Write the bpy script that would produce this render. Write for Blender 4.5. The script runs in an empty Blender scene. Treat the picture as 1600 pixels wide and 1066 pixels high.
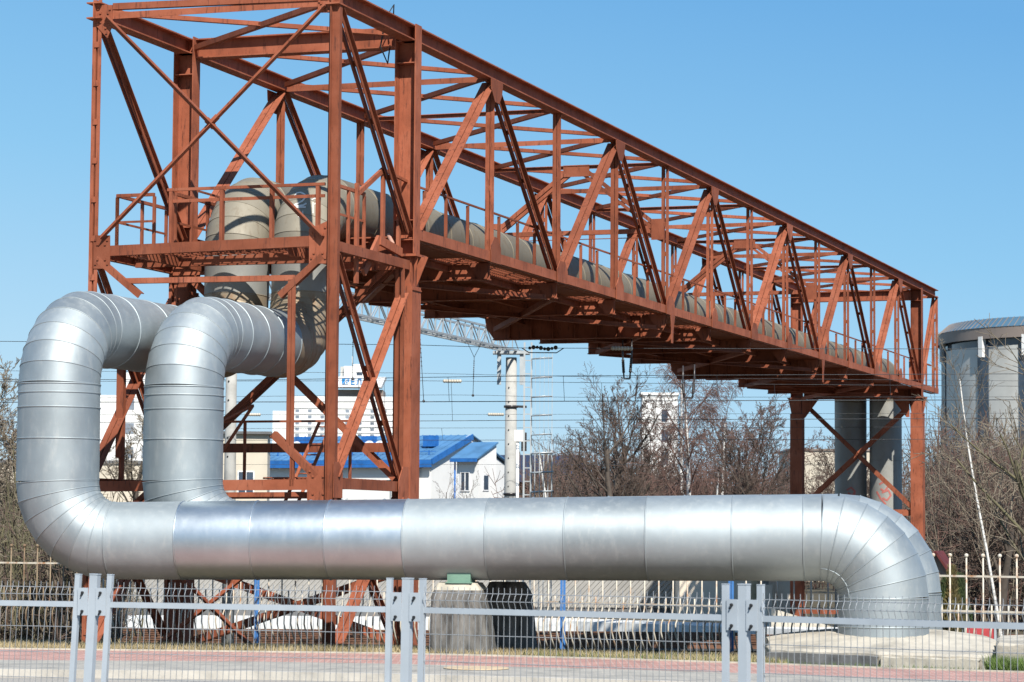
import bpy, math, random
from mathutils import Vector as V, Matrix
from mathutils.bvhtree import BVHTree
R = math.radians
SC = bpy.context.scene
COL = SC.collection
rnd = random.Random(7)

# ------------------------------------------------------------------ camera
F, EYE = 4200.0, 1.7
PITCH, ROLL = math.atan(299/F), 0.007
fw = V((0, math.cos(PITCH), math.sin(PITCH)))
_r0 = V((1, 0, 0)); _u0 = _r0.cross(fw)
CR = _r0*math.cos(ROLL) + _u0*math.sin(ROLL)
CU = CR.cross(fw)
CP = V((0, 0, EYE))
cam_d = bpy.data.cameras.new('camera'); cam = bpy.data.objects.new('camera', cam_d); COL.objects.link(cam)
cam_d.sensor_width = 36; cam_d.lens = F*36/1600
cam.matrix_world = Matrix(((CR.x, CU.x, -fw.x, 0), (CR.y, CU.y, -fw.y, 0), (CR.z, CU.z, -fw.z, EYE), (0, 0, 0, 1)))
cam_d.clip_end = 6000; cam_d.clip_start = 0.5
cam_d.dof.use_dof = True; cam_d.dof.focus_distance = 40; cam_d.dof.aperture_fstop = 8
SC.camera = cam

def ray(px, py): return fw + CR*((px-800)/F) + CU*((533-py)/F)
def at(px, py, Y):
    r = ray(px, py); return CP + r*(Y/r.y)
def X_at(px, Y):
    r = ray(px, 835); return r.x*Y/r.y
def proj(p):
    d = V(p)-CP; z = d.dot(fw); return 800+F*d.dot(CR)/z, 533-F*d.dot(CU)/z
def lerp_tab(tab, x):
    if x <= tab[0][0]: a, b = tab[0], tab[1]
    elif x >= tab[-1][0]: a, b = tab[-2], tab[-1]
    else:
        for a, b in zip(tab, tab[1:]):
            if a[0] <= x <= b[0]: break
    return a[1] + (b[1]-a[1])*(x-a[0])/(b[0]-a[0])

# ------------------------------------------------------------------ bridge frame
PHI = R(18.8)
UV = V((math.sin(PHI), math.cos(PHI), 0)); VV = V((-math.cos(PHI), math.sin(PHI), 0))
BO = at(642, 358, 43.7); BO.z = 0
def W_(u, v, z): return BO + UV*u + VV*v + V((0, 0, z))
def toL(p):
    d = V(p)-BO; return V((d.dot(UV), d.dot(VV), p[2]))
def Lp(px, py, u=None, v=None):
    r = ray(px, py)
    s = (u-(CP-BO).dot(UV))/r.dot(UV) if u is not None else (v-(CP-BO).dot(VV))/r.dot(VV)
    return toL(CP+r*s)

# ------------------------------------------------------------------ materials
def mat(name):
    m = bpy.data.materials.new(name); m.use_nodes = True
    nt = m.node_tree; b = nt.nodes['Principled BSDF']
    return m, nt, b
def N(nt, t, **k):
    n = nt.nodes.new(t)
    for a, v in k.items():
        if a in n.inputs: n.inputs[a].default_value = v
        else: setattr(n, a, v)
    return n
def mapped(nt, scale, out='Object'):
    tc = N(nt, 'ShaderNodeTexCoord'); mp = N(nt, 'ShaderNodeMapping')
    mp.inputs['Scale'].default_value = scale if hasattr(scale, '__len__') else (scale,)*3
    nt.links.new(tc.outputs[out], mp.inputs['Vector']); return mp.outputs['Vector']
def noise(nt, vec, scale, detail=5, rough=.6):
    n = N(nt, 'ShaderNodeTexNoise'); n.inputs['Scale'].default_value = scale
    n.inputs['Detail'].default_value = detail; n.inputs['Roughness'].default_value = rough
    nt.links.new(vec, n.inputs['Vector']); return n.outputs['Fac']
def ramp(nt, fac, stops):
    r = N(nt, 'ShaderNodeValToRGB'); e = r.color_ramp.elements
    while len(e) < len(stops): e.new(.5)
    for el, (p, c) in zip(e, stops):
        el.position = p; el.color = (c[0], c[1], c[2], 1) if hasattr(c, '__len__') else (c, c, c, 1)
    nt.links.new(fac, r.inputs['Fac']); return r.outputs['Color']
def mix(nt, fac, a, b, mode='MIX'):
    n = N(nt, 'ShaderNodeMix', data_type='RGBA', blend_type=mode)
    for s, x in ((0, fac), (6, a), (7, b)):
        if hasattr(x, 'is_output') or isinstance(x, bpy.types.NodeSocket): nt.links.new(x, n.inputs[s])
        else: n.inputs[s].default_value = x if s == 0 else (*x, 1)
    return n.outputs[2]
def bump(nt, b, h, strength, dist):
    n = N(nt, 'ShaderNodeBump'); n.inputs['Strength'].default_value = strength; n.inputs['Distance'].default_value = dist
    nt.links.new(h, n.inputs['Height']); nt.links.new(n.outputs['Normal'], b.inputs['Normal'])

def simple(name, c, rough=.7, metal=0, var=.18, scale=3.0, dark=None, bumpy=0, stretch=(1, 1, 1)):
    m, nt, b = mat(name)
    vec = mapped(nt, stretch); f = noise(nt, vec, scale)
    lo = tuple(x*(1-var*1.6) for x in c) if dark is None else dark; hi = tuple(min(1, x*(1+var)) for x in c)
    nt.links.new(ramp(nt, f, [(.3, lo), (.5, c), (.72, hi)]), b.inputs['Base Color'])
    b.inputs['Roughness'].default_value = rough; b.inputs['Metallic'].default_value = metal
    if bumpy: bump(nt, b, noise(nt, vec, scale*6, 6), .6, bumpy)
    return m

def paint_mat(name, c, rustamt=.54):
    m, nt, b = mat(name)
    vec = mapped(nt, 1); oi = N(nt, 'ShaderNodeObjectInfo')
    f = noise(nt, vec, 1.7, 6); col = ramp(nt, f, [(.28, tuple(x*.66 for x in c)), (.5, c), (.74, (c[0]*1.22, c[1]*1.38, c[2]*1.5))])
    v2 = N(nt, 'ShaderNodeMapRange'); v2.inputs['To Min'].default_value = .74; v2.inputs['To Max'].default_value = 1.16
    nt.links.new(oi.outputs['Random'], v2.inputs['Value'])
    hs = N(nt, 'ShaderNodeHueSaturation'); nt.links.new(v2.outputs[0], hs.inputs['Value']); nt.links.new(col, hs.inputs['Color'])
    st = noise(nt, mapped(nt, (5, 5, .8)), 3.5, 8, .7)
    mask = ramp(nt, st, [(rustamt, 0), (rustamt+.14, 1)])
    col2 = mix(nt, mask, hs.outputs[0], (c[0]*.34, c[1]*.42, c[2]*.55))
    fl = noise(nt, vec, 11, 6, .75); fm = ramp(nt, fl, [(.70, 0), (.76, .55)])
    col3 = mix(nt, fm, col2, (c[0]*1.15, c[1]*1.9, c[2]*2.4))
    nt.links.new(col3, b.inputs['Base Color'])
    b.inputs['Roughness'].default_value = .68; b.inputs['Specular IOR Level'].default_value = .12
    bump(nt, b, noise(nt, vec, 30, 4), .25, .004)
    return m

def galv(name, c, r0, r1, metal=1.0, stain=.25, sc=(.74, .73, .69), dents=.5):
    m, nt, b = mat(name)
    at_ = N(nt, 'ShaderNodeAttribute', attribute_name='pv')
    vec = mapped(nt, 1)
    big = noise(nt, vec, 1.3, 5); fine = noise(nt, mapped(nt, (1, 1, .35)), 9, 8, .7)
    col = ramp(nt, big, [(.3, tuple(x*.86 for x in c)), (.7, tuple(min(1, x*1.07) for x in c))])
    v2 = N(nt, 'ShaderNodeMapRange'); v2.inputs['To Min'].default_value = .86; v2.inputs['To Max'].default_value = 1.06
    nt.links.new(at_.outputs['Fac'], v2.inputs['Value'])
    hs = N(nt, 'ShaderNodeHueSaturation'); nt.links.new(v2.outputs[0], hs.inputs['Value']); nt.links.new(col, hs.inputs['Color'])
    mask = ramp(nt, fine, [(.52, 0), (.78, stain)])
    nt.links.new(mix(nt, mask, hs.outputs[0], sc), b.inputs['Base Color'])
    rr = N(nt, 'ShaderNodeMapRange'); rr.inputs['From Min'].default_value = .3; rr.inputs['From Max'].default_value = .75
    rr.inputs['To Min'].default_value = r0; rr.inputs['To Max'].default_value = r1
    nt.links.new(fine, rr.inputs['Value'])
    ra = N(nt, 'ShaderNodeMath', operation='MULTIPLY_ADD'); nt.links.new(at_.outputs['Fac'], ra.inputs[0])
    ra.inputs[1].default_value = .09; nt.links.new(rr.outputs[0], ra.inputs[2])
    nt.links.new(ra.outputs[0], b.inputs['Roughness'])
    b.inputs['Metallic'].default_value = metal
    bump(nt, b, noise(nt, vec, 2.2, 2, .4), dents, .02)
    return m

M = {}
RED = (.290, .089, .047)
M['red'] = paint_mat('red_oxide_paint', RED)
M['galv'] = galv('galvanized_sheet', (.395, .44, .455), .50, .64, metal=.74, stain=.4, sc=(.60, .60, .57), dents=.3)
M['shiny'] = galv('bright_sheet', (.56, .62, .66), .35, .42, stain=.3, dents=.02)
M['old'] = galv('weathered_jacket', (.20, .172, .122), .48, .66, metal=.2, stain=.9, sc=(.13, .088, .05), dents=.8)
M['oldtan'] = galv('weathered_tan_jacket', (.28, .25, .19), .5, .7, metal=.15, stain=.9, sc=(.17, .13, .085), dents=.9)
M['oldlight'] = galv('weathered_zinc', (.31, .31, .29), .5, .65, metal=.35, stain=.7, sc=(.30, .27, .21), dents=.8)
M['rusty'] = galv('rusting_jacket', (.33, .265, .185), .45, .65, metal=.35, stain=.95, sc=(.25, .115, .045), dents=.9)
M['fence'] = simple('fence_grey_paint', (.40, .445, .49), .42, .0, .06, 4)
M['wire_steel'] = simple('zinc_wire', (.36, .375, .39), .5, .3, .08, 4)
M['black'] = simple('flat_black', (.02, .02, .022), .6)
M['concrete'] = simple('old_concrete', (.44, .40, .33), .9, 0, .25, 2.2, bumpy=.02)
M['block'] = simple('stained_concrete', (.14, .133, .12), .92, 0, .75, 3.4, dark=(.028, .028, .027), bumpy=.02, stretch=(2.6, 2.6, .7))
M['cap'] = simple('pale_concrete', (.46, .42, .34), .9, 0, .2, 4, bumpy=.01)
M['green'] = simple('green_paint', (.15, .27, .20), .5, 0, .15, 4)
M['cream'] = simple('cream_paint', (.56, .51, .42), .6, 0, .12, 7, dark=(.40, .20, .09))
M['blue'] = simple('blue_paint', (.045, .17, .44), .5, 0, .15, 4)
M['rail'] = simple('rusty_rail', (.17, .085, .05), .6, .3, .3, 3)
M['sleeper'] = simple('dark_sleeper', (.05, .047, .045), .9)
M['ribwall'] = simple('grey_ribbed_concrete', (.31, .295, .27), .9, 0, .12, 1.2)
M['greywall'] = simple('dark_plinth', (.13, .13, .13), .9)
M['creamwall'] = simple('cream_plaster', (.68, .58, .46), .9, 0, .10, .8)
M['edge'] = simple('white_platform_edge', (.66, .67, .66), .8, 0, .12, 2)
M['white'] = simple('white_plaster', (.78, .77, .74), .85, 0, .05, .6)
M['white2'] = simple('white_tiles', (.72, .72, .70), .7, 0, .06, .4)
M['beige'] = simple('beige_plaster', (.56, .50, .40), .9, 0, .12, .5)
M['brick'] = simple('brown_brick', (.30, .15, .075), .9, 0, .2, 1.0)
M['navy'] = simple('navy_roof', (.03, .05, .11), .5)
M['roofblue'] = simple('blue_metal_roof', (.075, .195, .36), .55, .0, .18, .8)
M['gutter'] = simple('blue_trim', (.02, .13, .40), .4)
M['glass'] = simple('window_glass', (.05, .07, .10), .08, 0, .3, .7)
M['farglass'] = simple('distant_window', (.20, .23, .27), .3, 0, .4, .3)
M['frame'] = simple('white_frame', (.72, .72, .72), .5)
M['brownband'] = simple('brown_cladding', (.25, .20, .17), .6, 0, .15, .15)
M['bluegrey'] = simple('pale_grey_panels', (.54, .53, .49), .6, 0, .10, .25)
M['roofglass'] = simple('glazed_roof', (.10, .19, .26), .12, .3, .2, .2)
M['pole'] = simple('pale_concrete_pole', (.40, .395, .37), .85, 0, .14, 3)
M['steel'] = simple('grey_galvanised_steel', (.46, .49, .50), .5, .4, .12, 3)
M['cable'] = simple('dark_cable', (.035, .037, .04), .5, .3)
M['insul'] = simple('insulator_glaze', (.045, .04, .04), .3)
M['insulw'] = simple('pale_insulator', (.50, .46, .38), .35)
M['bark'] = simple('grey_brown_bark', (.085, .068, .055), .95, 0, .3, 4)
M['barkl'] = simple('lichen_bark', (.12, .108, .06), .95, 0, .35, 4, dark=(.07, .06, .045))
M['twig'] = simple('brown_twigs', (.105, .072, .055), .9, 0, .2, 2)
M['twigred'] = simple('reddish_twigs', (.145, .082, .064), .9, 0, .2, 2)
M['twigdry'] = simple('dry_twigs', (.20, .165, .12), .9, 0, .25, 2)
M['birch'] = simple('birch_bark', (.68, .66, .62), .8, 0, .05, 7, dark=(.10, .09, .08), stretch=(1, 1, 2.2))
M['thuja'] = simple('conifer_green', (.05, .075, .022), .9, 0, .4, 5)
M['thujab'] = simple('conifer_browning', (.13, .105, .035), .9, 0, .4, 5)
M['drygrass'] = simple('dry_grass', (.40, .32, .18), .95, 0, .25, 1.5, dark=(.22, .18, .08))
M['greengrass'] = simple('green_grass', (.10, .16, .035), .9, 0, .3, 2)
M['leaf'] = simple('dead_leaf', (.16, .065, .035), .9)
M['tan'] = simple('worn_tan_cover', (.52, .40, .26), .8, 0, .15, 6)
M['paintw'] = simple('white_paint', (.72, .71, .66), .7)
M['graf'] = simple('pink_red_spray', (.42, .13, .11), .7)
M['redp'] = simple('red_panel', (.45, .05, .055), .55)
M['redroof'] = simple('dark_red_roof', (.12, .02, .018), .7)
M['logo'] = simple('blue_sign', (.0, .22, .55), .5)
M['logow'] = simple('white_sign', (.80, .80, .80), .5)
M['ink'] = simple('black_print', (.02, .02, .02), .6)
M['hose'] = simple('pinkish_hose', (.45, .25, .19), .6)

def ground_mat():
    m, nt, b = mat('ground_soil')
    v = mapped(nt, 1)
    f = noise(nt, v, .35, 8, .7); f2 = noise(nt, v, 6, 6, .7)
    c = ramp(nt, f, [(.3, (.04, .034, .02)), (.5, (.085, .07, .04)), (.7, (.12, .10, .058))])
    nt.links.new(mix(nt, .5, c, ramp(nt, f2, [(.3, (.035, .03, .018)), (.7, (.12, .10, .06))])), b.inputs['Base Color'])
    b.inputs['Roughness'].default_value = .95; bump(nt, b, f2, .6, .05); return m
def ballast_mat():
    m, nt, b = mat('railway_ballast'); v = mapped(nt, 1)
    f = noise(nt, v, 14, 6, .8)
    nt.links.new(ramp(nt, f, [(.3, (.018, .016, .014)), (.7, (.07, .058, .048))]), b.inputs['Base Color'])
    b.inputs['Roughness'].default_value = .95; bump(nt, b, f, .8, .05); return m
def paver_mat(name, c1, c2, mort):
    m, nt, b = mat(name); v = mapped(nt, 1)
    br = N(nt, 'ShaderNodeTexBrick'); nt.links.new(v, br.inputs['Vector'])
    br.inputs['Color1'].default_value = (*c1, 1); br.inputs['Color2'].default_value = (*c2, 1); br.inputs['Mortar'].default_value = (*mort, 1)
    br.inputs['Scale'].default_value = 5; br.inputs['Mortar Size'].default_value = .05; br.inputs['Brick Width'].default_value = 1.0; br.inputs['Row Height'].default_value = .5
    f = noise(nt, v, 2.2, 8, .7)
    nt.links.new(mix(nt, .75, br.outputs['Color'], ramp(nt, f, [(.32, (.50, .50, .49)), (.5, (.95, .94, .92)), (.68, (1.2, 1.17, 1.12))]), 'MULTIPLY'), b.inputs['Base Color'])
    b.inputs['Roughness'].default_value = .85; bump(nt, b, br.outputs['Fac'], -.4, .006); return m
def road_mat():
    m, nt, b = mat('worn_pale_asphalt'); v = mapped(nt, 1)
    f = noise(nt, v, 60, 6, .8); g = noise(nt, v, .5, 6)
    nt.links.new(mix(nt, .5, ramp(nt, f, [(.3, (.22, .20, .18)), (.7, (.42, .39, .34))]), ramp(nt, g, [(.3, (.26, .24, .21)), (.7, (.40, .37, .32))])), b.inputs['Base Color'])
    b.inputs['Roughness'].default_value = .9; bump(nt, b, f, .4, .006); return m
M['ground'] = ground_mat(); M['ballast'] = ballast_mat()
M['redpave'] = paver_mat('red_block_paving', (.44, .225, .19), (.38, .19, .165), (.46, .36, .31))
M['greypave'] = paver_mat('grey_block_paving', (.37, .35, .31), (.31, .295, .27), (.40, .37, .32))
M['road'] = road_mat()

# ------------------------------------------------------------------ mesh builder
class MB:
    def __init__(s): s.v = []; s.f = []; s.pv = []; s.sm = []; s.mi = []
    def add(s, vs, fs, pv=.5, smooth=False, mi=0):
        o = len(s.v); s.v += [tuple(x) for x in vs]
        for f in fs:
            s.f.append([i+o for i in f]); s.pv.append(pv); s.sm.append(smooth); s.mi.append(mi)
    def prism(s, p0, p1, poly, n, w=None, mi=0):
        p0 = V(p0); p1 = V(p1); t = (p1-p0).normalized(); n = V(n); n = (n-t*n.dot(t)).normalized()
        if w is None: w = t.cross(n)
        else: w = V(w); w = (w-t*w.dot(t)-n*w.dot(n)).normalized()
        a = [p0+n*x+w*y for x, y in poly]; b = [p1+n*x+w*y for x, y in poly]; k = len(poly)
        fs = [[i, (i+1) % k, k+(i+1) % k, k+i] for i in range(k)] + [list(range(k))[::-1], list(range(k, 2*k))]
        if n.cross(w).dot(t) < 0: fs = [f[::-1] for f in fs]
        s.add(a+b, fs, mi=mi)
    def bar(s, p0, p1, a, b, n=(0, 0, 1), w=None, mi=0):   # rectangular bar: a along n, b across
        s.prism(p0, p1, [(-a/2, -b/2), (a/2, -b/2), (a/2, b/2), (-a/2, b/2)], n, w, mi)
    def box(s, lo, hi, mi=0):
        x0, y0, z0 = lo; x1, y1, z1 = hi
        s.add([(x0, y0, z0), (x1, y0, z0), (x1, y1, z0), (x0, y1, z0), (x0, y0, z1), (x1, y0, z1), (x1, y1, z1), (x0, y1, z1)],
              [[3, 2, 1, 0], [4, 5, 6, 7], [0, 1, 5, 4], [1, 2, 6, 5], [2, 3, 7, 6], [3, 0, 4, 7]], mi=mi)
    def plate(s, pts, nrm, th, mi=0):
        nrm = V(nrm).normalized()*(th/2); a = [V(p)-nrm for p in pts]; b = [V(p)+nrm for p in pts]; k = len(pts)
        nn = (V(pts[1])-V(pts[0])).cross(V(pts[2])-V(pts[1]))
        fs = [[i, (i+1) % k, k+(i+1) % k, k+i] for i in range(k)] + [list(range(k))[::-1], list(range(k, 2*k))]
        if nn.dot(nrm) < 0: fs = [f[::-1] for f in fs]
        s.add(a+b, fs, mi=mi)
    def tube(s, pts, r, sides=8, cap=True, pv=.5, mi=0):
        pts = [V(p) for p in pts]; n = len(pts)
        rs = r if hasattr(r, '__len__') else [r]*n
        ref = None; rings = []
        for i, p in enumerate(pts):
            t = (pts[min(i+1, n-1)]-pts[max(i-1, 0)])
            t = t.normalized() if t.length > 1e-9 else V((0, 0, 1))
            if ref is None:
                ref = V((0, 0, 1)) if abs(t.z) < .9 else V((1, 0, 0))
            e = (ref-t*ref.dot(t))
            e = e.normalized() if e.length > 1e-6 else t.orthogonal().normalized()
            ref = e; f = t.cross(e)
            rings.append([p+(e*math.cos(2*math.pi*k/sides)+f*math.sin(2*math.pi*k/sides))*rs[i] for k in range(sides)])
        vs = [q for ring in rings for q in ring]; fs = []
        for i in range(n-1):
            for k in range(sides):
                a = i*sides+k; b = i*sides+(k+1) % sides
                fs.append([a, b, b+sides, a+sides])
        s.add(vs, fs, pv, True, mi)
        if cap:
            o = len(s.v)-len(vs)
            for ring, rev in ((range(sides), True), (range((n-1)*sides, n*sides), False)):
                s.f.append([o+i for i in (reversed(ring) if rev else ring)]); s.pv.append(pv); s.sm.append(False); s.mi.append(mi)
    def sphere(s, c, r, mi=0, seg=10, sq=1.0):
        c = V(c); vs = []; fs = []; rg = seg//2
        for i in range(rg+1):
            th = math.pi*i/rg
            for k in range(seg):
                a = 2*math.pi*k/seg; vs.append(c+V((r*math.sin(th)*math.cos(a), r*math.sin(th)*math.sin(a), r*sq*math.cos(th))))
        for i in range(rg):
            for k in range(seg):
                fs.append([i*seg+k, (i+1)*seg+k, (i+1)*seg+(k+1) % seg, i*seg+(k+1) % seg])
        s.add(vs, fs, .5, True, mi)
    def build(s, name, mats, parent=None, kind=None, off=None):
        me = bpy.data.meshes.new(name)
        o3 = V(off) if off is not None else None
        me.from_pydata([tuple(V(p)-o3) for p in s.v] if o3 else s.v, [], s.f)
        me.polygons.foreach_set('use_smooth', s.sm); me.polygons.foreach_set('material_index', s.mi)
        at_ = me.attributes.new('pv', 'FLOAT', 'FACE'); at_.data.foreach_set('value', s.pv)
        for m in (mats if isinstance(mats, (list, tuple)) else [mats]): me.materials.append(m if not isinstance(m, str) else M[m])
        me.update()
        o = bpy.data.objects.new(name, me); COL.objects.link(o)
        if parent: o.parent = parent
        if kind: o['kind'] = kind
        return o

def tag(o, label, cat, group=None):
    o['label'] = label; o['category'] = cat
    if group: o['group'] = group
    return o
def empty(name, loc, label, cat, rz=0, group=None):
    o = bpy.data.objects.new(name, None); COL.objects.link(o); o.location = loc; o.rotation_euler.z = rz; o.empty_display_size = .3
    return tag(o, label, cat, group)

# ------------------------------------------------------------------ sky and sun
SUN_AZ, SUN_EL = R(164), R(45)
w = bpy.data.worlds.new('World'); SC.world = w; w.use_nodes = True
nt = w.node_tree; bg = nt.nodes['Background']; sk = N(nt, 'ShaderNodeTexSky', sky_type='NISHITA')
sk.sun_disc = False; sk.sun_elevation = SUN_EL; sk.sun_rotation = SUN_AZ; sk.altitude = 0; sk.air_density = 1.0; sk.dust_density = 0; sk.ozone_density = 1.6
tc_ = N(nt, 'ShaderNodeTexCoord'); sx_ = N(nt, 'ShaderNodeSeparateXYZ'); nt.links.new(tc_.outputs['Generated'], sx_.inputs[0])
el_ = N(nt, 'ShaderNodeMath', operation='MULTIPLY_ADD'); nt.links.new(sx_.outputs['X'], el_.inputs[0]); el_.inputs[1].default_value = .13; nt.links.new(sx_.outputs['Z'], el_.inputs[2])
# clear spring sky: the Nishita sky graded towards the deep blue of the photographed one
grade = ramp(nt, el_.outputs[0], [(0, (7.4, 10.5, 13.0)), (.05, (5.7, 9.6, 12.9)), (.12, (3.6, 8.1, 12.4)), (.21, (2.05, 6.0, 11.2)), (.45, (2.0, 5.0, 9.8)), (.9, (2.2, 4.4, 8.2))])
yf_ = N(nt, 'ShaderNodeMapRange'); nt.links.new(sx_.outputs['Y'], yf_.inputs['Value'])
yf_.inputs['From Min'].default_value = -.5; yf_.inputs['From Max'].default_value = .6; yf_.inputs['To Min'].default_value = .65; yf_.inputs['To Max'].default_value = .85
nt.links.new(mix(nt, yf_.outputs[0], sk.outputs[0], grade), bg.inputs['Color']); bg.inputs['Strength'].default_value = .054
sd = bpy.data.lights.new('sun', 'SUN'); so = bpy.data.objects.new('sun', sd); COL.objects.link(so)
sd.energy = 5.0; sd.angle = R(.53); sd.color = (1, .955, .88)
sv = V((math.sin(SUN_AZ)*math.cos(SUN_EL), math.cos(SUN_AZ)*math.cos(SUN_EL), math.sin(SUN_EL)))
so.rotation_euler = sv.to_track_quat('Z', 'Y').to_euler()
SC.view_settings.view_transform = 'Standard'; SC.view_settings.look = 'None'; SC.view_settings.gamma = 1; SC.view_settings.use_curve_mapping = False
SC.view_settings.exposure = .48
SC.cycles.max_bounces = 6; SC.cycles.diffuse_bounces = 2; SC.cycles.glossy_bounces = 4

# ------------------------------------------------------------------ ground, path, road
K = .965
def line(tab): return [(X_at(px, d*K), d*K) for px, d in tab]
FAR = line([(-700, 38.9), (0, 38.4), (400, 38.0), (600, 37.8), (800, 37.2), (1000, 36.4), (1200, 35.5), (1400, 34.5), (1600, 33.8), (2300, 31.5)])
MID = line([(-700, 35.3), (0, 35.15), (400, 35.2), (600, 34.9), (800, 34.3), (1000, 33.8), (1200, 33.0), (1400, 32.2), (1600, 31.4), (2300, 28.5)])
KRB = line([(-700, 32.8), (0, 32.6), (400, 32.5), (600, 32.2), (800, 31.7), (1000, 31.1), (1200, 30.5), (1400, 29.8), (1600, 29.1), (2300, 26.5)])
PZ = .06
def ext(l): return [(-300, l[0][1]+4)] + l + [(300, l[-1][1]-60 if False else l[-1][1]-4)]
FARx, MIDx, KRBx = ext(FAR), ext(MID), ext(KRB)
def gz(x, y):
    e = lerp_tab(FARx, max(-290, min(290, x)))
    k = lerp_tab(KRBx, max(-290, min(290, x)))
    if y < k+.5: return -.09
    if y < e: return PZ-.03
    t = y-e
    if t < 5.5: return PZ-.01 - .02*t
    return max(-1.62, PZ-.12 - (t-5.5)*.16)
xs = sorted(set([-3000, -1200, -500, -250, -120, -60, -40, -30, -24]+[x*1.0 for x in range(-20, 21)]+[24, 30, 40, 60, 120, 250, 500, 1200, 3000]))
ys = sorted(set([-3000, -800, -200, -60, 0, 10, 18, 24, 27]+[28+.5*i for i in range(60)]+[60, 66, 72, 80, 90, 100, 120, 160, 250, 500, 1000, 2000, 5000]))
g = MB(); nx = len(xs)
g.add([(x, y, gz(x, y)+(rnd.uniform(-.02, .02) if 38 < y < 60 else 0)) for y in ys for x in xs],
      [[j*nx+i, j*nx+i+1, (j+1)*nx+i+1, (j+1)*nx+i] for j in range(len(ys)-1) for i in range(nx-1)], smooth=True)
g.build('ground', 'ground', kind='structure')
def strip(name, A, B, za, zb, m, cat=None):
    s = MB(); vs = []; n = len(A)
    for (ax, ay), (bx, by) in zip(A, B): vs += [(ax, ay, za), (bx, by, zb)]
    s.add(vs, [[2*i, 2*i+2, 2*i+3, 2*i+1] for i in range(n-1)]); return s.build(name, m, kind='structure')
off = lambda l, d: [(x, y+d) for x, y in l]
strip('cycle_path', off(MIDx, .0), off(FARx, -.14), PZ, PZ, 'redpave')
strip('footpath', off(KRBx, .16), MIDx, PZ, PZ, 'greypave')
def kerb(name, l, d0, d1, z0, z1, m):
    s = MB(); vs = []; n = len(l)
    for x, y in l: vs += [(x, y+d0, z0), (x, y+d0, z1), (x, y+d1, z1), (x, y+d1, z0)]
    fs = []
    for i in range(n-1):
        for k in range(3): fs.append([4*i+k, 4*i+4+k, 4*i+5+k, 4*i+1+k])
    s.add(vs, fs); return s.build(name, m, kind='structure')
M['kerb'] = simple('kerb_concrete', (.44, .41, .36), .9, 0, .2, 2.5, bumpy=.01)
kerb('kerb', KRBx, 0, .16, -.1, PZ+.012, 'kerb')
kerb('path_edging', FARx, -.14, -.05, 0, PZ+.018, 'cap')
strip('road', [(-300, -40), (300, -40)], [(-300, 31), (300, 23)], -.055, -.055, 'road') if False else None
s = MB(); n = len(KRBx)
s.add([(x, y, -.022) for x, y in KRBx]+[(x, y-9.0, -.022) for x, y in KRBx], [[n+i, n+i+1, i+1, i] for i in range(n-1)]); s.build('road', 'road', kind='structure')

# railway bed
s = MB(); s.add([(-300, 76, -1.58), (300, 76, -1.58), (300, 90.5, -1.58), (-300, 90.5, -1.58)], [[0, 1, 2, 3]]); s.build('ballast_bed', 'ballast', kind='structure')
PE = [(X_at(px, d), d) for px, d in ((-500, 89), (0, 89.4), (600, 91), (900, 90), (1100, 86.5), (1330, 82.6))]
s = MB(); vs = []
for x, y in PE: vs += [(x, y, -1.62), (x, y, -1.24), (x, y+3.4, -1.24)]
fs = []
for i in range(len(PE)-1): fs += [[3*i, 3*i+3, 3*i+4, 3*i+1], [3*i+1, 3*i+4, 3*i+5, 3*i+2]]
e = 3*(len(PE)-1); x, y = PE[-1]; vs += [(x, y+3.4, -1.62)]; fs.append([e, len(vs)-1, e+2, e+1])
s.add(vs, fs); s.build('platform', 'edge', kind='structure')
for i, (Y, zz) in enumerate(((78.2, -1.5), (81.6, -1.5), (84.8, -1.5))):
    lab = ['nearest rusty railway track running across behind the cream barrier fence', 'middle rusty railway track of three, between the nearest track and the platform track', 'farthest rusty railway track, beside the white platform edge'][i]
    t = empty('railway_track', (0, Y, zz), lab, 'railway track', group='railway tracks')
    for d in (-.76, .76):
        s = MB(); s.prism((-60, d, 0), (40, d, 0), [(-.065, -.08), (.065, -.08), (.065, -.06), (.012, -.05), (.012, .05), (.036, .055), (.036, .09), (-.036, .09), (-.036, .055), (-.012, .05), (-.012, -.05), (-.065, -.06)], (0, 1, 0), (0, 0, 1))
        s.build('rail', 'rail', t)
    s = MB()
    for k in range(150): s.box((-55+k*.6, -1.3, -.13), (-54.75+k*.6, 1.3, -.085))
    o = s.build('sleeper_row', 'sleeper', t); o['kind'] = 'stuff'

# ------------------------------------------------------------------ pipe bridge
WB, LB, HB = 4.05, 46.44, 46.44/12
ZB, ZT = 6.635, 9.966
br = empty('pipe_bridge', BO, 'tall rust red steel truss bridge carrying two old pipes over the railway', 'pipe bridge', math.pi/2-PHI)
def P(name, s, m='red', par=br): return s.build(name, m, par)
def dbl(g, Wd, t, D):   # two angles back to back: flat legs on top, stems down
    return [[(-g, 0), (-g, -D), (-g-t, -D), (-g-t, -t), (-g-Wd, -t), (-g-Wd, 0)], [(g, 0), (g+Wd, 0), (g+Wd, -t), (g+t, -t), (g+t, -D), (g, -D)]]
def angle(a, t=.012): return [(0, 0), (a, 0), (a, t), (t, t), (t, a), (0, a)]
def ibeam(wd, h, tf=.022, tw=.014): return [(-wd/2, -h/2), (wd/2, -h/2), (wd/2, -h/2+tf), (tw/2, -h/2+tf), (tw/2, h/2-tf), (wd/2, h/2-tf), (wd/2, h/2), (-wd/2, h/2), (-wd/2, h/2-tf), (-tw/2, h/2-tf), (-tw/2, -h/2+tf), (-wd/2, -h/2+tf)]
def chan(h, fl, t=.016): return [(0, -h/2), (fl, -h/2), (fl, -h/2+t), (t, -h/2+t), (t, h/2-t), (fl, h/2-t), (fl, h/2), (0, h/2)]
EV = V((0, 1, 0)); EU = V((1, 0, 0)); EZ = V((0, 0, 1))
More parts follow.
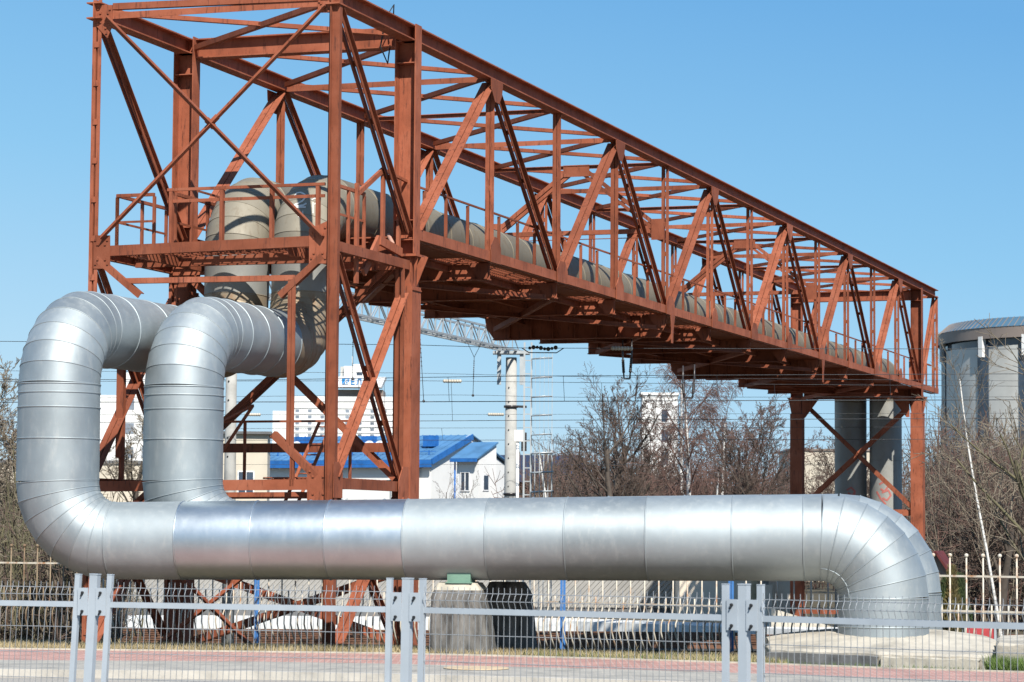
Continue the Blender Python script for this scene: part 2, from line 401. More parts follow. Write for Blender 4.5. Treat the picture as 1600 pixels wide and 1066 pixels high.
def up_w(p0, p1, n):
    t = (V(p1)-V(p0)).normalized(); w_ = t.cross(V(n)); return w_ if w_.z > 0 else -w_
def dmember(name, p0, p1, g, Wd, D, n=EV, w=None, batt=1.0):
    p0 = V(p0); p1 = V(p1); w_ = V(w) if w is not None else up_w(p0, p1, n); s = MB()
    for poly in dbl(g, Wd, .012, D): s.prism(p0, p1, poly, n, w_)
    L = (p1-p0).length; t = (p1-p0)/L; wn = (w_-t*w_.dot(t)).normalized(); k = max(2, int(L/batt))
    for i in range(1, k):
        c = p0+t*(L*i/k)-wn*.02
        s.bar(c-t*.05, c+t*.05, (g+.012)*2+.02, .014, n, wn)
    return P(name, s)
def gus(name, c, nrm, a, pts, th=.014):   # gusset plate; pts in (axis a, z)
    s = MB(); s.plate([V(c)+V(a)*x+EZ*z for x, z in pts], nrm, th); return P(name, s)

U0, U1 = -3.35, LB+3.1
for side in (0, 1):
    v0 = 0 if side == 0 else WB; sg = -1 if side == 0 else 1        # sg: outward
    # top chord (near tower to far extension) and bottom chord
    s = MB(); s.prism((U0-.1, v0, ZT-.13), (U1, v0, ZT-.13), ibeam(.24, .26), EV, EZ); P('top_chord', s)
    s = MB(); s.prism((-.15, v0+sg*.11, ZB-.085), (U1, v0+sg*.11, ZB-.085), chan(.175, .09), EV*-sg, EZ); s.bar((-.15, v0-sg*.10, ZB-.17), (U1, v0-sg*.10, ZB-.17), .012, .15, EZ, EV); P('bottom_chord', s)
    for k in range(1, 12):
        u = k*HB
        dmember('truss_post', (u, v0, ZB-.16), (u, v0, ZT-.22), .007 if k < 4 else .018, .075 if k < 4 else .065, .075, EV, -EU, .62)
        if k % 2:
            gus('gusset_plate', (u, v0-sg*-.128, ZT), EV, EU, [(-.32, -.27), (.32, -.27), (.26, -.5), (.12, -.66), (-.12, -.66), (-.3, -.46)])
            gus('gusset_plate', (u, v0+sg*.128, ZB), EV, EU, [(-.26, -.19), (.26, -.19), (.26, .10), (.09, .27), (-.09, .27), (-.26, .10)])
        else:
            gus('gusset_plate', (u, v0+sg*.128, ZB), EV, EU, [(-.3, -.19), (.3, -.19), (.33, .05), (.16, .22), (-.16, .22), (-.33, .05)])
    for b in range(6):
        a = b*2*HB; m_ = a+HB; c_ = a+2*HB
        dmember('light_diagonal', (a+.2, v0, ZB+.0), (m_-.08, v0, ZT-.3), .008, .118, .09)
        dmember('dark_diagonal', (m_+.12, v0, ZT-.26), (c_-.15, v0, ZB+.02), .026, .082, .09)
    # far extension
    dmember('light_diagonal', (LB+.25, v0, ZB), (U1-.12, v0, ZT-.32), .008, .09, .08)
    dmember('truss_post', (U1-.08, v0, ZB-.16), (U1-.08, v0, ZT-.2), .018, .09, .09, EV, -EU, .7)
# main columns of the two portals
for u in (0, LB):
    for side in (0, 1):
        v0 = .05 if side == 0 else WB; s = MB(); sg = -1 if side == 0 else 1
        zt = ZT+.02 if u == 0 else ZT-.2
        # upper H: web faces the camera, flanges along the truss
        s.box((u-.012, v0-.165, ZB-.42), (u+.012, v0+.165, zt))
        s.box((u-.20, v0-.183, ZB-.42), (u+.07, v0-.165, zt)); s.box((u-.20, v0+.165, ZB-.42), (u+.07, v0+.183, zt))
        for z in (ZB-.2, ZB+.12, ZT-.62, ZT-.26): s.box((u-.19, v0-.163, z), (u-.014, v0+.163, z+.014))
        P('column', s)
        # lower box column with head plate and ribs
        s = MB(); zb = -.6 if u == 0 else -1.7; bw = .16 if u == 0 else .2
        s.box((u-.2, v0-bw, zb), (u+.2, v0+bw, ZB-.95)); s.box((u-.17, v0-bw+.03, ZB-.95), (u+.17, v0+bw-.03, ZB-.44))
        s.box((u-.25, v0-bw-.08, ZB-.47), (u+.25, v0+bw+.08, ZB-.43))
        for d in (-1, 1):
            s.plate([(u, v0+d*bw, ZB-.47), (u, v0+d*(bw+(.2 if u == 0 else .1)), ZB-.47), (u, v0+d*bw, ZB-.95)], EU, .016)
        for d in (-.12, .0, .12):
            s.plate([(u+d, v0-sg*0-bw, ZB-.475), (u+d, v0-bw-.07, ZB-.475), (u+d, v0-bw, ZB-.85)], EU, .012)
        s.plate([(u-.2, v0-bw-.006, ZB-1.02), (u+.2, v0-bw-.006, ZB-1.02), (u+.2, v0-bw-.006, ZB-1.0), (u-.2, v0-bw-.006, ZB-1.0)], EV, .02)
        P('lower_column', s)
        s = MB(); s.box((u-.34, v0-bw-.13, zb-.35), (u+.34, v0+bw+.13, zb+.02 if u else -.25)); P('footing', s, 'concrete')
# portal beams
for u in (0, LB):
    s = MB(); s.prism((u, .24, ZT-.17 if u == 0 else ZT-.42), (u, WB-.19, ZT-.17 if u == 0 else ZT-.42), ibeam(.26, .33), EU, EZ); P('portal_beam', s)
    s = MB(); s.prism((u, .25, ZB-.30), (u, WB-.22, ZB-.30), ibeam(.18, .36), EU, EZ); P('portal_beam', s)
# top lateral bracing
zl = ZT-.2
nodes = [U0]+[k*HB for k in range(13)]+[U1-.08]
for i, u in enumerate(nodes):
    if i in (1, 13): continue
    s = MB(); s.prism((u, .12, zl+.03), (u, WB-.12, zl+.03), [(-.055, 0), (.055, 0), (.055, .012), (.006, .012), (.006, .08), (-.006, .08), (-.006, .012), (-.055, .012)] if i % 2 else angle(.1), EU, -EZ); P('top_strut', s)
for a, b in zip(nodes, nodes[1:]):
    for f, zz in ((0, 0), (1, -.02)):
        p0 = (a+.12, .12 if f == 0 else WB-.12, zl-zz); p1 = (b-.12, WB-.12 if f == 0 else .12, zl-zz)
        s = MB(); s.prism(p0, p1, angle(.085), (V(p1)-V(p0)).cross(EZ), EZ); P('top_brace', s)
# sway frames at the quarter points
for k in (4, 8):
    u = k*HB; zm = ZB+1.62; zc = ZT-.26
    s = MB(); s.prism((u, .1, zm), (u, WB-.1, zm), angle(.1), EU, EZ); s.prism((u, .1, zm-.09), (u, WB-.1, zm-.09), [(0, 0), (.07, 0), (.07, -.012), (0, -.012)], EU, EZ); P('sway_strut', s)
    for a, b in ((.12, WB/2-.15), (WB-.12, WB/2+.15)):
        s = MB(); s.prism((u-.02, a, zm+.05), (u-.02, b, zc-.03), angle(.09), EU, EZ); s.prism((u-.02, a, zm-.06), (u-.02, b, zc-.15), angle(.07), EU, EZ); P('sway_brace', s)
    gus('gusset_plate', (u-.035, WB/2, zc), EU, EV, [(-.3, .1), (.3, .1), (.3, -.16), (-.3, -.16)])
    for v0 in (.16, WB-.16): gus('gusset_plate', (u-.035, v0, zm), EU, EV, [(-.14, -.16), (.14, -.16), (.14, .3), (-.14, .3)])
# floor beams
for k in range(1, 12):
    u = k*HB; s = MB()
    if k in (4, 8):
        z0 = ZB-.66
        s.plate([(u, -.05, ZB-.19), (u, WB+.1, ZB-.19), (u, WB+.06, ZB-.42), (u, WB-.12, z0), (u, .12, z0), (u, -.02, ZB-.42)], EU, .016)
        s.box((u-.11, .12, z0-.02), (u+.11, WB-.12, z0)); s.box((u-.1, 0, ZB-.192), (u+.1, WB+.05, ZB-.172))
        for d in range(1, 8): s.box((u-.1, d*WB/8-.008, z0), (u-.01, d*WB/8+.008, ZB-.195))
    else:
        s.prism((u, -.02, ZB-.335), (u, WB+.08, ZB-.335), ibeam(.16, .30), EU, EZ)
        for d in (.18, WB-.18): s.box((u-.07, d-.008, ZB-.46), (u-.01, d+.008, ZB-.21))
    P('floor_beam', s)
    s = MB(); s.plate([(u-.09, -.05, ZB-.19), (u-.09, .36, ZB-.19), (u-.09, .16, ZB-.47), (u-.09, .0, ZB-.47)], EU, .014); P('bracket', s)
    if k in (4, 8):
        s = MB(); s.plate([(u-.02, -.135, ZB-.17), (u+.34, -.135, ZB-.17), (u+.2, -.135, ZB-.52), (u+.18, -.135, ZB-.8), (u+.06, -.135, ZB-.8), (u+.06, -.135, ZB-.52)], EV, .016); P('bracket', s)
# stringers and bottom wind bracing
for v0 in (.78, 3.27, 1.95):
    s = MB(); s.prism((-.1, v0, ZB-.27), (LB+.1, v0, ZB-.27), chan(.14, .07), -EV, EZ); P('stringer', s)
for b in range(6):
    a, c_ = b*2*HB+.15, (b+1)*2*HB-.15
    for f in (0, 1):
        p0 = V((a, .15 if f == 0 else WB-.15, ZB-.50-.02*f)); p1 = V((c_, WB-.15 if f == 0 else .15, ZB-.50-.02*f))
        s = MB(); s.prism(p0, p1, angle(.10), (p1-p0).cross(EZ), EZ); P('wind_brace', s)
# walkways of expanded metal, both sides
def grating(u0, u1, v0, v1, z, name='walkway_grating', step=.11):
    s = MB()
    n = max(2, int((u1-u0)/step))
    for i in range(n+1):
        u = u0+(u1-u0)*i/n; s.box((u-.018, v0, z-.012), (u+.018, v1, z))
    m_ = max(2, int((v1-v0)/.16))
    for i in range(m_+1):
        v = v0+(v1-v0)*i/m_; s.box((u0, v-.012, z-.03), (u1, v+.012, z-.0135))
    return P(name, s)
for b in range(12):
    for v0, v1 in ((.12, .76),):
        grating(b*HB+.1, (b+1)*HB-.1, v0, v1, ZB-.14)
        if v0 < 1 and (b > 4 or b % 4 != 1):  # plates added under the grating to block sun flecks on the underside
            f_ = b > 4; s = MB(); s.box((b*HB+(.06 if f_ else .5), v0-.06 if f_ else v0+.04, ZB-.185), (b*HB+(HB-.06 if f_ else 2.9), v0+.66 if f_ else v0+.62, ZB-.178)); P('deck_shade_plate', s)
for b in range(6):  # solid decking added to darken the bridge underside
    s = MB(); s.box((b*2*HB+.03, .86, ZB-.185), ((b+1)*2*HB-.03, WB-.84, ZB-.178)); P('deck_shade_plate', s)
    s = MB(); s.box((b*2*HB+.03, WB-.82, ZB-.185), ((b+1)*2*HB-.03, WB-.14, ZB-.178)); P('deck_shade_plate', s)
# handrails
def rail_run(pts, zbase, h, name='handrail', every=1.29, post=.045, mid=True, side=-1):
    s = MB()
    for p, q in zip(pts, pts[1:]):
        p = V(p); q = V(q)
        s.bar(p+EZ*h, q+EZ*h, .05, .05, EZ)
        if mid: s.bar(p+EZ*h*.52, q+EZ*h*.52, .035, .012, EZ)
        n = max(1, round((q-p).length/every))
        for i in range(n+1):
            c = p.lerp(q, i/n); s.bar(c, c+EZ*(h-.03), post, post, EU, EV)
    return P(name, s)
for v0 in (.13, WB-.13):
    for b in range(12):
        s = MB(); a = b*HB; z1 = ZB+.78
        s.bar((a, v0, z1), (a+HB, v0, z1), .032, .032, EZ)
        for d in ((.9, 1.95, 2.95) if b % 2 else (.95, 2.0, 3.1)):
            s.bar((a+d, v0, ZB-.1), (a+d, v0, z1-.03), .055, .025, EV, EU)
        P('handrail', s)
    s = MB(); s.bar((LB, v0, ZB+.78), (U1-.1, v0, ZB+.78), .045, .045, EZ)
    for d in (1.0, 2.1): s.bar((LB+d, v0, ZB-.1), (LB+d, v0, ZB+.75), .06, .03, EV, EU)
    P('handrail', s)

# ---- near tower (front frame at u = U0)
def fp(px, py, d=0): p = Lp(px, py, u=U0-d); return p
VL, VR = 4.03, -.01
def tpost(v, z0, z1, open_=True):
    s = MB()
    if open_:
        for poly in dbl(.016, .06, .014, .09): s.prism((U0, v, z0), (U0, v, z1), poly, EV, -EU)
        k = int((z1-z0)/.62)
        for i in range(k+1):
            z = z0+.1+(z1-z0-.2)*i/k; s.bar((U0-.008, v, z-.045), (U0-.008, v, z+.045), .08, .012, EV, EU)
    else:
        s.prism((U0, v, z0), (U0, v, z1), [(-.09, -.012), (.03, -.012), (.03, -.075), (.042, -.075), (.042, -.012), (.085, -.012), (.085, 0), (-.078, 0), (-.078, .09), (-.09, .09)], EV, EU)
    return P('tower_post', s)
tpost(VL, -.6, ZT+.05); tpost(VR, -.6, ZT+.25, False)
for v0, a in ((VL, 0), (VR+.12, 0)):
    s = MB(); s.box((U0-.28, v0-.3, -.75), (U0+.3, v0+.3, -.12)); P('footing', s, 'concrete')
def fbar(name, a, b, prof=None, d=0, n=None, w=-EU):
    p0 = fp(*a, d); p1 = fp(*b, d); s = MB()
    t = (p1-p0).normalized(); n_ = EU.cross(t)
    s.prism(p0, p1, prof or angle(.1), n_, w); return P(name, s)
def xang(fl, leg, right):
    q = [(-fl/2, 0), (fl/2, 0), (fl/2, leg), (fl/2-.012, leg), (fl/2-.012, .012), (-fl/2, .012)]
    return q if right else [(-x, y) for x, y in reversed(q)]
def fx(name, a, b, fl=.075, leg=.10, d=0):
    p0 = fp(*a, d); p1 = fp(*b, d); t = (p1-p0).normalized(); n_ = EU.cross(t); s = MB()
    s.prism(p0, p1, xang(fl, leg, n_.y < 0), n_, -EU)
    c = p0.lerp(p1, .49); s.bar(c-t*.09-EU*.014, c+t*.09-EU*.014, .10, .008, n_, -EU); return P(name, s)
cbar = lambda h: [(-h/2, 0), (h/2, 0), (h/2, -.09), (h/2-.014, -.09), (h/2-.014, -.014), (-h/2+.014, -.014), (-h/2+.014, -.09), (-h/2, -.09)]
fbar('tower_beam', (176, 10), (530, -6), cbar(.10), .02)
fx('tower_brace', (166, 27), (505, 372), d=.025)
fx('tower_brace', (508, 8), (158, 372), d=.008)
fbar('tower_beam', (150, 393), (500, 376), cbar(.16), .0)
fbar('tower_beam', (190, 439), (460, 434), cbar(.085), .0)
fbar('knee_brace', (150, 404), (218, 462), [(-.05, 0), (.05, 0), (.05, -.012), (-.038, -.012), (-.038, -.1), (-.05, -.1)], .012)
fbar('knee_brace', (503, 400), (436, 462), [(-.05, 0), (.05, 0), (.05, -.012), (-.038, -.012), (-.038, -.1), (-.05, -.1)], .012)
fbar('tower_beam', (155, 760), (500, 757), cbar(.16), .0)
fbar('tower_beam', (225, 775), (480, 774), [(-.05, 0), (.05, 0), (.05, -.1), (-.05, -.1)], -.30)
fbar('knee_brace', (425, 678), (493, 745), [(-.055, 0), (.055, 0), (.055, -.012), (-.043, -.012), (-.043, -.12), (-.055, -.12)], .012)
fx('tower_brace', (282, 900), (392, 1009), d=.02)
fx('tower_brace', (384, 898), (244, 1010), d=.004)
def vpost(px, y0, y1, u=U0, wv=.12):
    a = Lp(px, y0, u=u); b = Lp(px, y1, u=u); b.y = a.y; s = MB()
    for poly in dbl(.004, wv/2, .012, .09): s.prism(b, a, poly, EV, -EU)
    return P('hanger_post', s)
vpost(456, 437, 700)
vpost(456, 700, 760, wv=.06)
for u_, y0_, y1_ in ((-2.35, 572, 716), (-2.35, 716, 752)):
    a = Lp(190, y0_, v=VL); b = Lp(190, y1_, v=VL); b.x = a.x; s = MB(); s.bar(b, a, .12 if y0_ < 600 else .05, .1, EV, EU); P('hanger_post', s)
for pts in (((150, 8), (176, 8), (176, 40), (168, 60), (150, 40)), ((146, 368), (172, 368), (172, 420), (146, 420)),
            ((483, 358), (513, 345), (513, 412), (483, 412)), ((480, 728), (515, 728), (515, 788), (480, 788)), ((497, 0), (517, 0), (517, 20), (497, 20))):
    s = MB(); gp = [fp(x, y, .004) for x, y in pts]; s.plate(gp, EU, .014)
    gc = sum(gp, V((0, 0, 0)))/len(gp)
    for q_ in gp:
        for f_ in (.45, .72):
            b_ = gc.lerp(q_, f_); s.bar(b_-EU*.007, b_-EU*.024, .03, .03, EV)
    P('gusset_plate', s)
# tower sides
for side, v0, sg in ((0, VR, -1), (1, VL, 1)):
    dmember('dark_diagonal', (U0+.1, v0, ZT-.22), (-.18, v0, ZB-.05), .026, .07, .09)
    s = MB(); s.prism((U0+.08, v0+sg*.06, 6.02), (-.2, v0+sg*.06, 6.02), chan(.15, .08), EV*-sg, EZ); P('tower_beam', s)
    s = MB(); s.prism((U0+.08, v0+sg*.06, 2.42), (-.2, v0+sg*.06, 2.42), chan(.16, .08), EV*-sg, EZ); P('tower_beam', s)
    s = MB()
    for poly in dbl(.02, .06, .014, .09): s.prism((-.5, v0, -.5), (-.5, v0, 6.0), poly, EV, -EU)
    P('tower_post', s)
    dmember('dark_diagonal', (U0+.1, v0, 5.9), (-.5, v0, 2.6), .03, .07, .09)
    dmember('light_diagonal', (U0+.1, v0+sg*.02, 2.52), (-.42, v0+sg*.02, 5.55), .008, .10, .08)
    dmember('dark_diagonal', (U0+.15, v0, 2.3), (-.6, v0, 0), .026, .06, .08)
    dmember('light_diagonal', (U0+.25, v0+sg*.02, -.05), (-.55, v0+sg*.02, 2.25), .008, .10, .08)
    gus('gusset_plate', (-.5, v0+sg*.10, 2.42), EV, EU, [(-.22, -.2), (.2, -.2), (.2, .32), (-.05, .32), (-.22, .1)])
    gus('gusset_plate', (U0+.05, v0+sg*.09, 2.42), EV, EU, [(-.1, -.22), (.24, -.22), (.24, .2), (.1, .32), (-.1, .32)])
# rear tower frame X and horizontals (u = -.5)
ru = -.5
for p, q in (((614, 418), (214, 792)), ((292, 434), (616, 752))):
    a = Lp(*p, u=ru); b = Lp(*q, u=ru)
    for d in (-.07, .07):
        s = MB(); s.prism(a+EU*(.1*d/abs(d)), b+EU*(.1*d/abs(d)), angle(.08), EU, EZ); P('rear_brace', s)
for z in (6.0, 2.45, 3.05):
    s = MB(); s.prism((ru, .1, z), (ru, VL-.1, z), chan(.15, .07), EU, EZ); P('rear_beam', s)
for p, q in (((600, 905), (300, 1008)), ((330, 905), (612, 1008))):
    a = Lp(*p, u=ru); b = Lp(*q, u=ru); s = MB(); s.prism(a, b, angle(.12), EU, EZ); s.prism(a+EU*.16, b+EU*.16, angle(.12), EU, EZ); P('rear_brace', s)
# tower deck gratings and beams
for a in ((U0+.08, -2.05, .1, VL-.1), (-2.05, -.55, .08, .72), (-2.05, -.55, 3.22, VL-.1), (-.68, -.1, .75, 3.2)):
    grating(a[0], a[1], a[2], a[3], 6.08, step=.13)
for u in (-2.0, -.62):
    s = MB(); s.prism((u, .05, 5.98), (u, VL-.05, 5.98), chan(.14, .07), EU, EZ); P('deck_joist', s)
for v0 in (.74, 3.2):
    s = MB(); s.prism((U0+.05, v0, 5.98), (-.2, v0, 5.98), chan(.14, .07), EV, EZ); P('deck_joist', s)
s = MB(); s.prism(fp(300, 408, -.5), fp(470, 400, -.5), chan(.12, .07), EU, EZ); P('deck_joist', s)
# tower rails
fr = U0+.14
a = Lp(508, 295, u=fr); b = Lp(262, 303, u=fr); b.z = a.z = 6.98
s = MB(); s.bar(a, b, .045, .045, EZ); s.bar((fr, a.y, 6.8), (fr, b.y, 6.8), .05, .012, EZ, EU)
for px in (497, 425, 347, 268): 
    q = Lp(px, 330, u=fr); s.bar((fr, q.y, 6.05), (fr, q.y, 6.95), .05, .09, EV, EU)
P('handrail', s)
rail_run([(-2.75, VL-.1, 6.1), (-1.0, VL-.1, 6.1)], 6.1, .88, every=.9)
rail_run([(-2.75, VL-.1, 6.1), (-2.75, VL-.75, 6.1)], 6.1, .88, every=.7)
rail_run([(-2.2, VL-.85, 6.1), (-.4, VL-.85, 6.1)], 6.1, .95, every=.6)
rail_run([(U0+.3, .12, 6.1), (-1.75, .12, 6.1)], 6.1, .9, every=.8)
s = MB()
for u, z0, z1 in ((-2.15, 5.55, 7.12), (-1.05, 6.25, 7.5), (-.35, 6.2, 7.4)): s.bar((u, .08, z0), (u, .08, z1), .05, .09, EV, EU)
s.bar((-2.15, .08, 6.95), (-1.05, .08, 7.48), .05, .08, EV); s.bar((-1.05, .08, 7.48), (.0, .08, 7.42), .045, .045, EZ)
s.bar((-1.85, .08, 5.75), (-1.2, .08, 6.35), .05, .14, EV); s.bar((-1.25, .05, 6.32), (-.3, .05, 6.22), .14, .05, EZ); P('stair_rail', s)
# access ladder and low platform rail inside the tower
s = MB()
la = Lp(499, 660, u=-2.2); lb = Lp(442, 792, u=-3.0)
for d in (0, .22):
    s.bar(la-EV*d, lb-EV*d, .05, .02, EV)
for i in range(9):
    c = la.lerp(lb, (i+.5)/9); s.tube([c, c-EV*.22], .011, 6)
P('ladder', s)
s = MB()
hz = 3.42
s.bar((-1.9, 3.0, hz), (-1.9, .25, hz), .035, .035, EZ); s.bar((-1.9, 3.0, hz), (-.7, 3.0, hz), .035, .035, EZ); s.bar((-1.9, 2.4, hz+.02), (-2.6, 1.6, hz+.22), .035, .035, EZ)
for v in (3.0, 2.05, .25): s.bar((-1.9, v, 2.5), (-1.9, v, hz), .045, .03, EV, EU)
s.bar((-2.6, 1.6, hz+.22), (-2.3, 2.6, 2.45), .05, .02, EZ); P('low_handrail', s)
grating(U0+.4, -.6, .15, 1.25, 2.52, step=.14)
# cable loops and hose on the right column
s = MB(); s.tube([(-.25, .25, ZT+.05), (-.35, .2, ZT+.32), (-.45, .3, ZT+.1), (-.3, .45, ZT-.35), (-.22, .35, ZT-.62), (-.1, .36, ZT-.3)], .014, 6); P('cable_loop', s, 'cable')
s = MB(); s.tube([Lp(606, 366, u=-.28), Lp(616, 385, u=-.3), Lp(622, 405, u=-.3), Lp(626, 430, u=-.3), Lp(631, 464, u=-.26)], .035, 8); P('hose', s, 'hose')

# far portal X-bracing under the deck
fu = LB-.05
for p, q in (((1262, 640), (1426, 798)), ((1420, 640), (1268, 782))):
    a = Lp(*p, u=fu); b = Lp(*q, u=fu)
    for d in (-.08, .08):
        s = MB(); s.prism(a+EU*d, b+EU*d, angle(.13), EU, EZ); P('far_brace', s)
a = Lp(1395, 801, u=fu); b = Lp(1428, 801, u=fu)
s = MB(); s.prism((fu, .2, a.z), (fu, WB-.2, a.z), chan(.2, .1), EU, EZ); P('far_beam', s)
a = Lp(1300, 955, u=fu)
s = MB(); s.prism((fu, .2, a.z), (fu, WB-.2, a.z), chan(.2, .1), EU, EZ); s.prism((fu, .2, a.z+.1), (fu, WB-.3, a.z+2.2), angle(.13), EU, EZ); P('far_beam', s)
for v0, sg in ((.27, 1), (WB-.22, -1)):
    gus('gusset_plate', (fu-.2, v0, ZB-.6), EU, EV, [(0, .1), (sg*.55, .1), (sg*.1, -.5), (0, -.5)] if sg > 0 else [(0, .1), (0, -.5), (-.1, -.5), (-.55, .1)])

# ------------------------------------------------------------------ insulated pipes
AL = R(8); MD = V((math.cos(AL), -math.sin(AL), 0))
def seg_ring(p, m, d, e1, e2, r, n=64):
    out = []
    for k in range(n):
        a = 2*math.pi*k/n; q = (e1*math.cos(a)+e2*math.sin(a))*r
        out.append(p+q-d*(q.dot(m)/d.dot(m)))
    return out
class Pipe:
    def __init__(s, root): s.root = root; s.o = root.location; s.all = []
    def sweep(s, corners, bends, radii, specs, ngore=7):
        # corners: world points; bends: radius for inner corners; radii: (r0,r1) per run; specs: per run / elbow dict
        n = len(corners); dirs = [(corners[i+1]-corners[i]).normalized() for i in range(n-1)]
        tl = [0]*n
        for i in range(1, n-1):
            th = math.acos(max(-1, min(1, dirs[i-1].dot(dirs[i])))); tl[i] = bends[i]*math.tan(th/2)
        d = dirs[0]; e1 = d.orthogonal().normalized()
        for i in range(n-1):
            d = dirs[i]; e1 = (e1-d*e1.dot(d)).normalized()
            a = corners[i]+d*tl[i]; b = corners[i+1]-d*tl[i+1]
            s.run(a, b, d, e1, radii[i], specs['run'][i])
            if i < n-2:
                d2 = dirs[i+1]; c = corners[i+1]; ax = d.cross(d2).normalized(); ang = math.acos(max(-1, min(1, d.dot(d2))))
                ctr = b+ax.cross(d).normalized()*bends[i+1] if False else None
                inn = (d2-d*d2.dot(d)).normalized(); ctr = b+inn*bends[i+1]
                pts = []
                for k in range(ngore+1):
                    rot = Matrix.Rotation(ang*k/ngore, 3, ax); pts.append(ctr+rot@(b-ctr))
                e1 = s.elbow(pts, d, d2, e1, radii[i][1], radii[i+1][0], specs['elbow'][i+1])
    def ring_band(s, mb, ring, nxt, r):   # bead on a seam
        c = sum(ring, V((0, 0, 0)))/len(ring); n = len(ring); vs = []
        t = nxt.normalized()
        for q in ring:
            o = (q-c).normalized()
            for a in range(5):
                th = math.pi*a/4; vs.append(q+o*(math.sin(th)*r)+t*(math.cos(th)*r))
        fs = []
        for k in range(n):
            for a in range(4): fs.append([k*5+a, k*5+a+1, ((k+1) % n)*5+a+1, ((k+1) % n)*5+a])
        mb.add(vs, fs, .5, True)
    def cyl(s, mb, ra, rb, pv):
        n = len(ra); mb.add(ra+rb, [[k, (k+1) % n, n+(k+1) % n, n+k][::-1] for k in range(n)], pv, True)
    def run(s, a, b, d, e1, rr, sp):
        e2 = d.cross(e1); L = (b-a).length
        cuts = sp.get('cuts') or [i/max(1, round(L/sp.get('pitch', 1.13))) for i in range(1, max(1, round(L/sp.get('pitch', 1.13))))]
        cuts = [0]+list(cuts)+[1]; mats = sp.get('mats'); one = MB() if not mats else None
        bead = sp.get('bead', .011)
        for i, (t0, t1) in enumerate(zip(cuts, cuts[1:])):
            mb = one or MB(); jig = rnd.uniform(0, .004); r0 = rr[0]+(rr[1]-rr[0])*t0+jig; r1 = rr[0]+(rr[1]-rr[0])*t1+jig
            A = seg_ring(a.lerp(b, t0), d, d, e1, e2, r0); B = seg_ring(a.lerp(b, t1), d, d, e1, e2, r1)
            s.cyl(mb, A, B, rnd.random())
            if i or sp.get('first', 1): s.ring_band(mb, A, d, bead)
            if sp.get('lap', 1):        # longitudinal lap seam
                th = sp.get('lapang', -1.9)+rnd.uniform(-.25, .25); q = (e1*math.cos(th)+e2*math.sin(th))
                mb.bar(a.lerp(b, t0)+q*(r0+.002), a.lerp(b, t1)+q*(r1+.002), .006, .03, q)
            if mats: s.all.append(mb.build('cladding_sheet', mats[i % len(mats)], s.root, off=s.o))
        if one: s.all.append(one.build(sp.get('name', 'pipe_run'), sp['mat'], s.root, off=s.o))
    def elbow(s, pts, d0, d1, e1, r0, r1, sp):
        mb = MB(); n = len(pts)-1; sd = [(pts[i+1]-pts[i]).normalized() for i in range(n)]
        prev = None; e = e1
        for i in range(n):
            d = sd[i]; e = (e-d*e.dot(d)).normalized(); e2 = d.cross(e)
            ma = ((sd[i-1] if i else d0)+d).normalized(); mb_ = (d+(sd[i+1] if i < n-1 else d1)).normalized()
            ra = r0+(r1-r0)*i/n; rb = r0+(r1-r0)*(i+1)/n; j = .003*(i % 2)
            A = seg_ring(pts[i], ma, d, e, e2, ra+j); B = seg_ring(pts[i+1], mb_, d, e, e2, rb+j)
            s.cyl(mb, A, B, rnd.random()); s.ring_band(mb, A, ma, .008)
            if i == n-1: s.ring_band(mb, B, mb_, .008)
            if i == 0:
                inn = ((pts[0]+pts[-1])/2-pts[n//2]).normalized(); tc = (CP-pts[n//2]).normalized()
                kk = max(range(len(A)), key=lambda k: (A[k]-pts[0]).normalized().dot(inn*.75+tc*.66)); seam = [A[kk]]
            seam.append(B[kk])
            prev = d
        if d1.z < -.5 and r0 > .55: mb.tube(seam, .009, 6)
        s.all.append(mb.build('elbow', sp, s.root, off=s.o))
        return (e-d1*e.dot(d1)).normalized()
def t_for_px(S, px):
    r = ray(px, 840); return (S.y*r.x-S.x*r.y)/(MD.x*r.y-MD.y*r.x)
UA, UB = Lp(92, 650, v=2.54).x, Lp(287, 650, v=1.36).x
pipes = []
